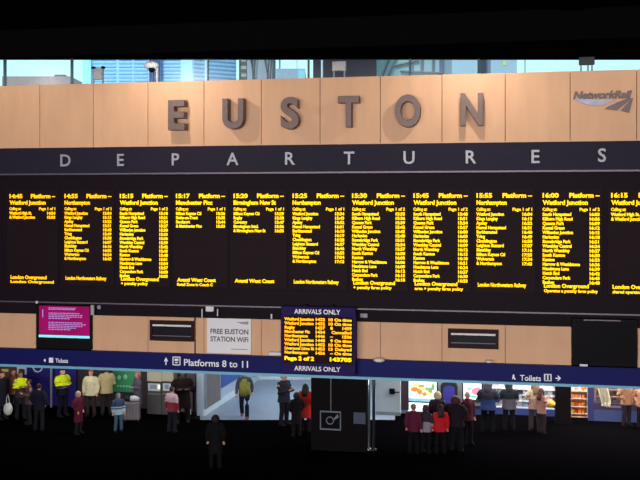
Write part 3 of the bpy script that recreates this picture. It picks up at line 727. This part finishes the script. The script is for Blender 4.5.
for ri, z in enumerate(zs):
    x = sx0 + .12
    while x < sx1 - .12:
        cn, rgb = random.choices(cl, (6, 4, 2, 1.2, 1.5, 1.5, 2))[0]
        mo = bpy.data.objects.new('magazine', proto(cn.replace(' ', '_'), .19, .2, rgb)); C.objects.link(mo)
        mo.location = (x, YR - .4 + .02, z); mo.rotation_euler.x = R(-8)
        tag(mo, '%s covered magazine facing out on the %s row of the white shelf' % (cn, rown[ri]), 'magazine', 'magazines on the %s row of the white shelf' % rown[ri])
        x += .225
e = empty('dark_pillar', (ax(563, YR - 1.6), YR - 1.6, 0), 'black pillar between the magazine shelf and the snack shelf', 'pillar')
wbox('shaft', 555.5, 571, 370, 426, YR - 1.6, .4, mat('pillar_black', (16, 7, 12), .6, spec=.1), parent=e)
wbox('plinth', 555, 571.5, 421, 426, YR - 1.63, .46, BLACK, parent=e)
e, sx0, sx1, zs = shelf_unit(570.5, 588, 381, 424, YR - .45, (391, 398.5, 406.5, 413.5, 420), 'narrow snack shelf glowing orange beside the blue shop frame', mat('snack_back', (190, 120, 60), .6), mat('snack_board', (200, 175, 160)), 'snack_shelf')
sn = [('orange', (235, 130, 40)), ('yellow', (240, 190, 60)), ('red', (200, 70, 40)), ('white', (228, 220, 215)), ('pink', (220, 160, 150))]
for ri, z in enumerate(zs):
    x = sx0 + .09
    pal = sn[:3] if ri > 1 else sn[3:] + sn[:1]
    while x < sx1 - .07:
        cn, rgb = random.choice(pal)
        key = 'pack_' + cn
        if key not in mags:
            bm = bmesh.new(); loft(bm, [(0, 0, 0, .05, .02), (.03, 0, 0, .055, .035), (.11, 0, 0, .055, .035), (.14, 0, 0, .05, .012)], 12)
            me = bpy.data.meshes.new('pack'); bm.to_mesh(me); bm.free(); me.materials.append(mat('packet_' + cn, rgb, .4, var=.2, scale=10)); mags[key] = me
        mo = bpy.data.objects.new('snack_packet', mags[key]); C.objects.link(mo); mo.location = (x, YR - .38, z)
        rr = ('top', 'second', 'third', 'fourth', 'lowest')[ri]
        tag(mo, '%s snack packet standing on the %s row of the narrow snack shelf' % (cn, rr), 'packet', 'snack packets on the %s row' % rr)
        x += .125
# blue framed shop window at right
YW = YR - .9
e = empty('blue_shop_window', (ax(615, YW), YW, 0), 'blue framed shop window at far right with shelves inside', 'shop window')
bf = mat('shop_frame_blue', (40, 46, 104), .5)
wbox('frame_post', 588, 594, 378, 425, YW, .12, bf, parent=e)
wbox('sill', 594, 660, 404.5, 411, YW, .12, mat('sill_maroon', (62, 38, 70), .5), parent=e)
wbox('lower_panel', 594, 660, 411, 426, YW, .1, mat('lower_blue', (60, 74, 128), .5), parent=e)
wbox('head_rail', 594, 660, 372, 375.5, YW, .12, BLACK, parent=e)
wbox('sill_label', 606, 621, 405.8, 407.8, YW - .01, .01, mat('sill_label_grey', (120, 112, 150)), parent=e)
wbox('pane', 594, 660, 375.5, 404.5, YW + .05, .008, GLASS, parent=e)
e, sx0, sx1, zs = shelf_unit(595, 652, 376, 424, YR - .45, (383, 390, 397, 404), 'pinkish brown stocked shelf behind the blue framed window', mat('brown_back', (205, 160, 150), .6), mat('brown_board', (170, 120, 112)), 'display_shelf')
gd = [('rose', (190, 120, 130)), ('brown', (130, 90, 80)), ('cream', (205, 190, 175)), ('grey', (130, 130, 145)), ('dark', (60, 45, 55))]
for ri, z in enumerate(zs):
    x = sx0 + .12
    while x < sx1 - .1:
        cn, rgb = random.choice(gd); key = 'gift_' + cn
        if key not in mags:
            bm = bmesh.new(); box(bm, (-.07, -.04, 0), (.07, .04, .13), .012); box(bm, (-.03, -.02, .13), (.03, .02, .17), .006)
            me = bpy.data.meshes.new('box'); bm.to_mesh(me); bm.free(); me.materials.append(mat('carton_' + cn, rgb, .5, var=.2, scale=10)); mags[key] = me
        mo = bpy.data.objects.new('gift_box', mags[key]); C.objects.link(mo); mo.location = (x, YR - .3, z)
        tag(mo, '%s boxed item on the %s row of the shelf inside the blue window' % (cn, rown[ri]), 'box', 'boxed goods on the %s row inside the blue window' % rown[ri])
        x += .2
# the cream hanging drape in the window
bm = bmesh.new(); y = YW - .12; path = [(600, 374, 604.5), (600.5, 380, 605.5), (601.6, 387, 607.4), (603, 394, 609.6), (605, 401, 610.6), (605.6, 406, 610.4)]
r0, r1 = [], []
q = at(604, 392, y)
A_, B_ = [], []
for i, (ua, v, ub) in enumerate(path):
    a = at(ua - 4, v, y) - q; b = at(ub, v, y) - q
    nseg = 6; A_.append([bm.verts.new((a.x + (b.x - a.x) * k / nseg, .03 * math.sin(k * 1.9), a.z)) for k in range(nseg + 1)])
for a, b in zip(A_, A_[1:]):
    for k in range(6): bm.faces.new((a[k], a[k + 1], b[k + 1], b[k]))
bmesh.ops.solidify(bm, geom=bm.faces[:], thickness=.02)
e = obj('cream_drape', bm, mat('cream_cloth', (208, 200, 178), .8), smooth=True); e.location = q
tag(e, 'cream cloth drape hanging aslant before the blue framed window', 'drape')

# ================================================================== people
def remeshed(bm, voxel, smooth=4, mi=None):
    me = bpy.data.meshes.new('src'); bmesh.ops.recalc_face_normals(bm, faces=bm.faces); bm.to_mesh(me); bm.free()
    o = bpy.data.objects.new('src', me); C.objects.link(o)
    r = o.modifiers.new('r', 'REMESH'); r.mode = 'VOXEL'; r.voxel_size = voxel; r.use_smooth_shade = True
    if smooth:
        s = o.modifiers.new('s', 'SMOOTH'); s.iterations = smooth; s.factor = .5
    dg = bpy.context.evaluated_depsgraph_get()
    out = bpy.data.meshes.new_from_object(o.evaluated_get(dg)); bpy.data.objects.remove(o)
    for p in out.polygons: p.use_smooth = True
    return out
def V(*a): return Vector(a)
# every pose faces -Y, standing 1.75 m tall
def pose(kind):
    P = {}
    st = .0
    for s, n in ((-1, 'l'), (1, 'r')):
        sh = V(s * .185, .01, 1.43)
        if kind == 'stand': el, wr, hd = V(s * .245, .03, 1.15), V(s * .25, -.03, .90), V(0, -.25, -1)
        elif kind == 'phone': el, wr, hd = V(s * .235, .0, 1.16), V(s * .10, -.25, 1.22), V(-s * .5, -.7, .5)
        elif kind == 'fold': el, wr, hd = V(s * .25, -.02, 1.16), V(-s * .02, -.2, 1.17), V(-s, -.1, .05)
        elif kind == 'pocket': el, wr, hd = V(s * .29, .06, 1.17), V(s * .18, -.09, .98), V(-s * .2, -.3, -1)
        else: el, wr, hd = V(s * .24, .03 + s * .09, 1.16), V(s * .25, -.06 + s * .16, .93), V(0, -.4, -1)
        hip = V(s * .09, 0, .92)
        if kind == 'walk': kn, an = V(s * .1, -.10 - s * .09, .50), V(s * .1, .04 - s * .22, .09 + (.05 if s < 0 else 0))
        else: kn, an = V(s * .11, -.02, .5), V(s * .13, .02, .09)
        P[n] = dict(sh=sh, el=el, wr=wr, hd=hd.normalized(), hip=hip, kn=kn, an=an, s=s)
    return P
CACHE = {}
def body_mesh(kind):
    if ('b', kind) in CACHE: return CACHE['b', kind]
    P = pose(kind); bm = bmesh.new()
    loft(bm, [(.86, 0, .01, .13, .09), (.93, 0, .01, .165, .105), (1.05, 0, .0, .14, .09), (1.2, 0, .0, .16, .1), (1.34, 0, .005, .175, .105), (1.43, 0, .01, .16, .085), (1.49, 0, .015, .08, .06)])
    tube(bm, [(0, .015, 1.44), (0, .01, 1.54), (0, -.005, 1.6)], [.06, .055, .055])
    # head: cranium, jaw, nose, ears
    ball(bm, (0, .0, 1.665), (.075, .093, .1), 20); ball(bm, (0, -.03, 1.60), (.052, .06, .055), 16)
    tube(bm, [(0, -.085, 1.665), (0, -.108, 1.63)], [.010, .015], 8)
    for s in (-1, 1): ball(bm, (s * .077, .01, 1.64), (.012, .02, .032), 8)
    ball(bm, (0, -.085, 1.59), (.022, .012, .008), 8)
    for n in 'lr':
        q = P[n]; s = q['s']
        tube(bm, [q['sh'], (q['sh'] + q['el']) / 2, q['el'], (q['el'] * .6 + q['wr'] * .4), q['wr']], [.055, .048, .04, .042, .027])
        tube(bm, [q['hip'], (q['hip'] + q['kn']) / 2, q['kn'], q['kn'] * .65 + q['an'] * .35, q['an']], [.088, .075, .052, .05, .036])
        tube(bm, [q['an'] + V(0, .03, -.04), q['an'] + V(0, -.08, -.055), q['an'] + V(0, -.15, -.065)], [.034, .034, .025])
        # palm, four fingers of different lengths, thumb leaving the side
        h = q['hd']; side = h.cross(V(0, 0, 1) if abs(h.z) < .8 else V(0, 1, 0)).normalized(); nrm = side.cross(h).normalized()
        w0 = q['wr']; palm = w0 + h * .05
        tube(bm, [w0, palm, w0 + h * .085], [.026, .03, .028], 8)
        for k, ln in enumerate((.062, .072, .066, .05)):
            b0 = w0 + h * .075 + side * (k - 1.5) * .019
            tube(bm, [b0, b0 + h * ln * .5 + nrm * .004, b0 + h * ln * .85 + nrm * .02 * (1 if n == 'l' else -1)], [.0095, .009, .0075], 6)
        b0 = w0 + h * .02 + side * -.022 * s
        tube(bm, [b0, b0 + h * .03 - side * s * .022, b0 + h * .06 - side * s * .026], [.012, .011, .009], 6)
    me = remeshed(bm, .0085, 3); CACHE['b', kind] = me
    me.materials.append(None); me.materials.append(None)
    for p in me.polygons:
        c = p.center
        if 1.655 < c.z < 1.675 and c.y < -.055 and .018 < abs(c.x) < .045: p.material_index = 1      # eyes
    return me
def top_mesh(kind, cut):
    if (kind, cut) in CACHE: return CACHE[kind, cut]
    P = pose(kind); bm = bmesh.new()
    g = {'jacket': .022, 'puffer': .045, 'coat': .03}[cut]
    secs = [(1.0, 0, 0, .155 + g, .105 + g), (1.2, 0, 0, .165 + g, .11 + g), (1.34, 0, .005, .175 + g, .115 + g), (1.43, 0, .01, .165 + g, .09 + g), (1.49, 0, .015, .085 + g, .06 + g), (1.53, 0, .01, .07 + g * .6, .062 + g * .6)]
    if cut == 'coat': secs = [(.50, 0, .0, .215, .16), (.75, 0, 0, .20, .15)] + secs
    else: secs = [(.80, 0, .0, .18 + g, .13 + g), (.88, 0, .0, .172 + g, .122 + g)] + secs
    loft(bm, secs)
    for n in 'lr':
        q = P[n]; wr = q['el'] * .08 + q['wr'] * .92
        tube(bm, [q['sh'] + V(-q['s'] * .03, 0, -.01), (q['sh'] + q['el']) / 2, q['el'], (q['el'] + wr) / 2, wr], [.062 + g, .056 + g, .046 + g, .042 + g * .8, .034 + g * .6])
    me = remeshed(bm, .016, 3); CACHE[kind, cut] = me
    for k in range(3): me.materials.append(None)
    for p in me.polygons:
        z = p.center.z
        p.material_index = 0 if z > 1.17 else 2 if 1.06 < z < 1.11 else 1
    return me
def legs_mesh(kind):
    if ('t', kind) in CACHE: return CACHE['t', kind]
    P = pose(kind); bm = bmesh.new()
    loft(bm, [(.84, 0, .01, .13, .09), (.92, 0, .01, .165, .105), (1.0, 0, .0, .14, .09)])
    for n in 'lr':
        q = P[n]
        tube(bm, [q['hip'], (q['hip'] + q['kn']) / 2, q['kn'], (q['kn'] + q['an']) / 2, q['an'] + V(0, 0, -.02)], [.096, .088, .076, .072, .068])
    me = remeshed(bm, .018, 2); me.materials.append(None); CACHE['t', kind] = me; return me
def shoe_mesh(kind, n):
    if ('s', kind, n) in CACHE: return CACHE['s', kind, n]
    a = pose(kind)[n]['an']; bm = bmesh.new()
    zb = a.z - .09
    loft(bm, [(zb, a.x, a.y - .05, .048, .14), (zb + .03, a.x, a.y - .05, .052, .14), (zb + .07, a.x, a.y - .02, .045, .1), (zb + .13, a.x, a.y + .015, .045, .05)], 16)
    me = bpy.data.meshes.new('shoe'); bm.to_mesh(me); bm.free(); me.materials.append(None); CACHE['s', kind, n] = me; return me
def hair_mesh(style):
    if ('h', style) in CACHE: return CACHE['h', style]
    bm = bmesh.new()
    def cap(c, r, zc, yc):
        q = bmesh.ops.create_uvsphere(bm, u_segments=28, v_segments=18, radius=1)
        bmesh.ops.scale(bm, vec=r, verts=q['verts']); bmesh.ops.translate(bm, vec=c, verts=q['verts'])
        dele = [v for v in q['verts'] if v.co.z < zc and v.co.y < yc]
        bmesh.ops.delete(bm, geom=dele, context='VERTS')
    if style == 'short': cap((0, .012, 1.675), (.086, .102, .108), 1.70, .0)
    elif style == 'long':
        cap((0, .012, 1.675), (.094, .108, .112), 1.70, -.02)
        loft(bm, [(1.32, 0, .13, .10, .025), (1.45, 0, .115, .115, .035), (1.58, 0, .07, .105, .06), (1.68, 0, .04, .09, .07)])
        for s in (-1, 1): tube(bm, [(s * .08, .0, 1.69), (s * .09, -.02, 1.58), (s * .1, -.03, 1.45)], [.025, .03, .018])
    elif style == 'bun': cap((0, .012, 1.675), (.088, .104, .108), 1.70, .0); ball(bm, (0, .11, 1.74), .045, 12)
    elif style == 'bob':
        cap((0, .012, 1.672), (.105, .115, .118), 1.69, -.03)
        for s in (-1, 1): tube(bm, [(s * .085, .01, 1.69), (s * .095, .0, 1.6), (s * .085, .0, 1.55)], [.03, .034, .02])
        loft(bm, [(1.53, 0, .075, .085, .035), (1.62, 0, .06, .1, .055), (1.7, 0, .04, .09, .07)])
    elif style == 'hood':
        cap((0, .02, 1.665), (.115, .13, .135), 1.74, -.06)
        tube(bm, [(0, .04, 1.47), (0, .05, 1.56), (0, .06, 1.62)], [.12, .115, .1])
    elif style == 'fringe': cap((0, .03, 1.64), (.08, .085, .075), 1.67, .06)
    elif style == 'cap':
        cap((0, .0, 1.69), (.088, .102, .1), 1.705, .2); bmesh.ops.create_cone
        box(bm, (-.06, -.17, 1.70), (.06, -.08, 1.712), .004)
    for v in bm.verts: v.co.x += random.uniform(-.002, .002)
    me = bpy.data.meshes.new('hair'); bmesh.ops.recalc_face_normals(bm, faces=bm.faces); bm.to_mesh(me); bm.free()
    for p in me.polygons: p.use_smooth = True
    me.materials.append(None); CACHE['h', style] = me; return me
def kid(name, me, mats, par):
    o = bpy.data.objects.new(name, me); C.objects.link(o); o.parent = par
    for i, m in enumerate(mats):
        if i < len(o.material_slots): o.material_slots[i].link = 'OBJECT'; o.material_slots[i].material = m
    return o
def cloth(rgb, n=[0]):
    return mat('cloth_%d_%d_%d' % rgb, rgb, .85, var=.12, scale=14, spec=.15)
SK = {'l': (205, 150, 125), 'm': (170, 115, 90), 'd': (95, 62, 50), 'p': (215, 155, 140)}
EYE = mat('eye_dark', (30, 22, 22), .3, var=0)
def person(u, vtop, hgt, label, kind='stand', cut='jacket', top=(40, 36, 44), low=None, stripe=None, legs=(30, 29, 38), hair='short', hc=(45, 32, 28), skin='l', face=0, shoes=(25, 24, 28), bulk=1.1, vest=None):
    Z = (H - hgt) * F / (vtop - HZ)
    p = far(u, HZ, Z)
    e = empty('person', (p.x, p.y, 0), label, 'person', 'people on the concourse', rz=TH + R(face), sc=hgt / 1.785)
    e.scale = (e.scale[0] * bulk, e.scale[1] * (1 + (bulk - 1) * .6), e.scale[2])
    kid('body', body_mesh(kind), [mat('skin_' + skin, SK[skin], .6, var=.05, scale=20), EYE], e)
    low = low or top; stripe = stripe or low
    kid('jacket' if cut != 'coat' else 'coat', top_mesh(kind, cut), [cloth(top), cloth(low), cloth(stripe)], e)
    kid('trousers', legs_mesh(kind), [cloth(legs)], e)
    for n in 'lr': kid('shoe', shoe_mesh(kind, n), [cloth(shoes)], e)
    if hair: kid('hood' if hair == 'hood' else 'cap' if hair == 'cap' else 'hair', hair_mesh(hair), [mat('hair_%d_%d_%d' % hc, hc, .7, var=.2, scale=30)], e)
    if vest:
        bm = bmesh.new(); loft(bm, [(.86, 0, 0, .2, .145), (1.1, 0, 0, .19, .14), (1.3, 0, .0, .205, .145), (1.42, 0, .01, .16, .12), (1.46, 0, .01, .12, .1)])
        obj('vest', bm, cloth(vest), e, True)
    return e, Z
YEL = (205, 222, 30)
person(2, 371, 1.78, 'person in dark coat cut off at the left edge', 'stand', 'coat', (26, 27, 42), face=70, hair='short')
person(13.5, 368.5, 1.74, 'brown haired person in brown jacket behind the first hi-vis worker', 'pocket', 'jacket', (96, 62, 50), hc=(78, 44, 32), skin='m', face=-20)
person(20.5, 371, 1.76, 'worker with yellow hi-vis shoulders over dark grey, near the left edge', 'phone', 'jacket', YEL, (62, 44, 52), hc=(60, 28, 26), face=35, skin='m')
person(29, 379, 1.62, 'person in grey brown jacket reaching forward right of the first hi-vis worker', 'phone', 'jacket', (88, 66, 70), hc=(40, 26, 28), face=-60, skin='m')
person(39, 383, 1.66, 'person in black navy puffer with back turned, before the blue partition', 'pocket', 'puffer', (26, 28, 48), hair='short', hc=(30, 20, 24), face=170)
person(62.5, 368, 1.80, 'worker in yellow hi-vis top with silver stripe and navy lower half', 'fold', 'puffer', YEL, (24, 24, 44), (150, 155, 170), bulk=1.25, hc=(24, 20, 24), face=60, legs=(22, 22, 38))
person(78.5, 391, 1.48, 'short grey haired person in maroon coat', 'pocket', 'coat', (92, 28, 50), hair='bob', hc=(178, 148, 138), face=70, skin='p')
person(90.8, 369.5, 1.74, 'ginger haired person in cream jacket', 'stand', 'puffer', (212, 204, 165), hc=(176, 92, 56), face=-10, skin='p', legs=(52, 40, 44), hair='short')
person(106.5, 366, 1.84, 'large person in khaki tan coat beside the cream jacket', 'fold', 'puffer', (178, 164, 118), hc=(50, 38, 30), face=200, legs=(44, 36, 40))
person(137.5, 371, 1.72, 'person with long strawberry blond hair and grey coat at the ticket machine', 'fold', 'coat', (88, 84, 100), hair='bob', hc=(172, 118, 92), face=-60, skin='p')
person(118.5, 393, 1.35, 'child in patterned blue and white jacket by the grey suitcase', 'stand', 'jacket', (52, 72, 104), (160, 185, 205), (40, 50, 70), hair='hood', hc=(70, 100, 130), face=30, legs=(70, 100, 120))
person(172, 386, 1.60, 'person in pink and white sweatshirt half hidden by the tall black figure', 'stand', 'jacket', (190, 160, 175), (130, 50, 62), hair='short', hc=(30, 26, 32), face=150)
person(182.5, 370.5, 1.88, 'tall person wrapped in a black hooded coat before the brown pillar', 'fold', 'coat', (24, 15, 19), hair='hood', hc=(30, 19, 22), skin='d', bulk=1.4, face=15, legs=(20, 16, 20))
person(215.5, 414.5, 1.62, 'dark haired person low in front of the passage mouth', 'stand', 'coat', (16, 14, 18), hair='bob', hc=(20, 17, 22), face=180, legs=(14, 13, 16), shoes=(12, 12, 14))
person(244.5, 369.5, 1.80, 'person in grey jacket with yellow green vest walking through the passage', 'walk', 'jacket', (66, 72, 84), vest=(132, 134, 66), hc=(40, 34, 34), face=0, legs=(22, 23, 34), shoes=(130, 60, 72))
person(284, 373, 1.86, 'person in dark grey puffer standing at the passage mouth, facing right', 'phone', 'puffer', (38, 37, 50), hc=(70, 52, 48), bulk=1.25, face=55, legs=(26, 25, 34))
person(296.5, 392, 1.5, 'short person in black coat beside the dark grey puffer', 'pocket', 'coat', (22, 16, 20), hair='bob', hc=(22, 15, 18), face=200, legs=(18, 15, 18))
person(305.5, 383.5, 1.66, 'black haired person in scarlet coat beside the black kiosk', 'pocket', 'coat', (188, 42, 46), hair='long', hc=(16, 12, 16), face=165, legs=(26, 20, 26))
# right-hand crowd
person(413.5, 403.5, 1.60, 'grey brown haired person in maroon jacket before the lit counter', 'stand', 'jacket', (96, 34, 62), hair='short', hc=(128, 104, 96), face=160, legs=(16, 14, 18), shoes=(12, 12, 14))
person(426, 404.5, 1.55, 'dark haired person in black and white jacket before the lit counter', 'pocket', 'jacket', (56, 48, 62), (150, 140, 160), hair='bob', hc=(58, 36, 50), face=140, legs=(16, 14, 18), shoes=(12, 12, 14))
person(437.5, 391, 1.74, 'white haired person in dark coat under the pastry screen', 'stand', 'jacket', (58, 46, 60), hair='bob', hc=(205, 188, 158), face=170, legs=(16, 14, 18), shoes=(12, 12, 14))
person(440.5, 404, 1.58, 'dark haired person in bright red jacket in front of the crowd', 'stand', 'jacket', (200, 34, 44), hair='long', hc=(44, 24, 26), face=185, legs=(16, 14, 18), shoes=(12, 12, 14))
person(455.5, 395.5, 1.78, 'person with dark red hair in wide black coat before the arch', 'fold', 'puffer', (34, 24, 32), bulk=1.4, hair='bob', hc=(72, 30, 34), face=150, legs=(16, 14, 18), shoes=(12, 12, 14))
person(467.5, 391, 1.76, 'bald man in maroon jumper under the ham screen', 'stand', 'jacket', (80, 30, 46), hair='fringe', hc=(190, 150, 150), face=30, skin='p', legs=(16, 14, 18), shoes=(12, 12, 14))
person(488, 382, 1.74, 'person with a thick mane of long dark hair in blue grey coat', 'fold', 'puffer', (46, 46, 62), (48, 62, 110), bulk=1.35, hair='hood', hc=(58, 54, 60), face=165, legs=(16, 14, 22), shoes=(12, 12, 14))
person(509, 382, 1.70, 'person in dark green puffer over a grey skirt facing the magazines', 'fold', 'puffer', (36, 42, 48), (92, 84, 96), bulk=1.2, hair='hood', hc=(36, 40, 46), face=175, legs=(24, 22, 28), shoes=(12, 12, 14))
person(535, 381.5, 1.72, 'person with long fair brown hair in cream jacket facing the magazines', 'fold', 'jacket', (205, 178, 150), (160, 128, 116), bulk=1.25, hair='long', hc=(128, 100, 70), face=190, legs=(60, 48, 52), shoes=(12, 12, 14))
person(541.5, 388, 1.58, 'dark haired person carrying a yellow bundle beside the cream jacket', 'phone', 'jacket', (150, 108, 98), hair='long', hc=(66, 38, 34), face=120, legs=(50, 36, 40), shoes=(12, 12, 14))
person(626.5, 377, 1.76, 'brown haired person in fluffy tan coat at the right edge', 'pocket', 'puffer', (172, 124, 96), hair='bob', hc=(140, 92, 64), face=30, legs=(44, 36, 44), shoes=(12, 12, 14))
person(642.5, 381, 1.66, 'person in rust jacket cut off by the right edge', 'pocket', 'jacket', (190, 140, 112), hair='short', hc=(120, 72, 52), face=-30, legs=(30, 26, 34), shoes=(12, 12, 14))

# ---- carried and standing things
def thing_ball(name, u, v, Z, r, rgb, label, cat, part='bundle_body'):
    p = far(u, v, Z); e = empty(name, p, label, cat)
    bm = bmesh.new(); ball(bm, (0, 0, 0), r, 16)
    for vv in bm.verts: vv.co *= 1 + random.uniform(-.05, .05)
    obj(part, bm, mat('stuff_%d_%d_%d' % rgb, rgb, .7, var=.15), e, True); return e
e = thing_ball('yellow_bundle', 549.5, 403.5, 31.6, (.2, .15, .13), (235, 190, 60), 'bright yellow bundle held by the person next to the magazines', 'bundle')
bm = bmesh.new(); tube(bm, [(-.15, 0, .02), (-.1, -.02, .2), (.08, -.02, .2), (.13, 0, .02)], .015, 8); obj('handle', bm, mat('handle_orange', (190, 110, 60)), e)
e = thing_ball('paper_bag', 8, 409, 31.9, (.17, .12, .22), (215, 218, 215), 'white carrier bag hanging at the far left', 'bag')
bm = bmesh.new(); tube(bm, [(-.07, 0, .15), (-.04, -.02, .45), (.03, -.02, .45), (.08, 0, .15)], .012, 8); obj('handle', bm, WPL, e)
# grey suitcase with a black and white bag on top
p = far(132, HZ, 32.9)
e = empty('suitcase', (p.x, p.y, 0), 'upright grey suitcase below the grey coated person at the ticket machines', 'suitcase', rz=TH)
obj('shell', B(((-.3, -.15, .08), (.3, .15, .74)), bev=.05), mat('suitcase_grey', (112, 104, 112), .5, var=.1), e)
obj('ridge', B(*[((-.22 + k * .11, -.165, .14), (-.19 + k * .11, -.145, .68)) for k in range(5)]), mat('ridge_grey', (128, 120, 126)), e)
for s in (-1, 1):
    for t_ in (-1, 1):
        bm = bmesh.new(); tube(bm, [(s * .24, t_ * .1 - .02, .045), (s * .24, t_ * .1 + .02, .045)], .045, 12, False); obj('wheel', bm, BLACK, e)
bm = bmesh.new(); tube(bm, [(-.1, .1, .74), (-.1, .1, .86), (.1, .1, .86), (.1, .1, .74)], .014, 8); obj('handle', bm, CHROME, e)
e = empty('soft_bag', (p.x, p.y - .0, .74), 'rumpled black and white bag lying on the grey suitcase', 'bag', rz=TH)
bm = bmesh.new(); ball(bm, (.06, 0, .11), (.2, .12, .11), 16); ball(bm, (.17, 0, .1), (.12, .1, .09), 12); obj('white_side', bm, mat('bag_white', (195, 198, 208), .7, var=.15), e, True)
bm = bmesh.new(); ball(bm, (-.15, -.02, .13), (.12, .12, .12), 14); obj('black_side', bm, mat('bag_black', (24, 22, 30), .7), e, True)

# ================================================================== light
def area(name, loc, rot, sx, sy, power, col):
    l = bpy.data.lights.new(name, 'AREA'); l.shape = 'RECTANGLE'; l.size = sx; l.size_y = sy; l.energy = power; l.color = col
    o = bpy.data.objects.new(name, l); C.objects.link(o); o.location = loc; o.rotation_euler = rot; return o
# unseen soft fill added behind the viewer to light the wall evenly
area('hall_fill', (0, -36, 7), (R(90), 0, 0), 30, 8, 9900, (1, .955, .94))
for u, pw in ((176, 185), (472, 185), (20, 55), (640, 35), (320, 15)):  # spots over E and N cast the letter shadows; others added for evenness
    l = bpy.data.lights.new('fascia_spot', 'SPOT'); l.energy = pw; l.spot_size = R(150); l.spot_blend = .8; l.shadow_soft_size = .06; l.color = (1, .9, .78)
    o = bpy.data.objects.new('fascia_spot', l); C.objects.link(o); o.location = (ax(u, -.1), -1.9, 11.6); o.rotation_euler = (R(48), 0, 0)
# unseen area lights added under the low ceiling to brighten shops and passage
area('window_fill', (ax(618, 13.0), 12.98, 3.6), (0, 0, 0), 3.2, .15, 230, (1, .93, .9))  # extra fill added to brighten the shelf behind the window
for x, y, w_, pw, c_ in ((-8.5, 8.0, 9, 170, (1, .95, .9)), (8.5, 9.5, 14, 420, (1, .96, .92)), (8.5, 12.2, 14, 760, (1, .95, .88)), (-2, 14.5, 4, 230, (.8, .92, 1)), (-1.5, 11, 4, 60, (.85, .93, 1))):
    area('shop_fill', (x, y, 3.9), (0, 0, 0), w_, 1.0, pw, c_)
w = bpy.data.worlds.new('sky'); scene.world = w; w.use_nodes = True
bg = w.node_tree.nodes['Background']; bg.inputs[0].default_value = lin((196, 247, 252)); bg.inputs[1].default_value = 1.3
sun = bpy.data.lights.new('sun', 'SUN'); sun.energy = 2.6; sun.angle = R(10); so = bpy.data.objects.new('sun', sun); C.objects.link(so); so.rotation_euler = (R(50), 0, R(-20))

vs_ = scene.view_settings
vs_.view_transform = 'Standard'; vs_.look = 'None'; vs_.exposure = 0; vs_.gamma = 1; vs_.use_curve_mapping = False
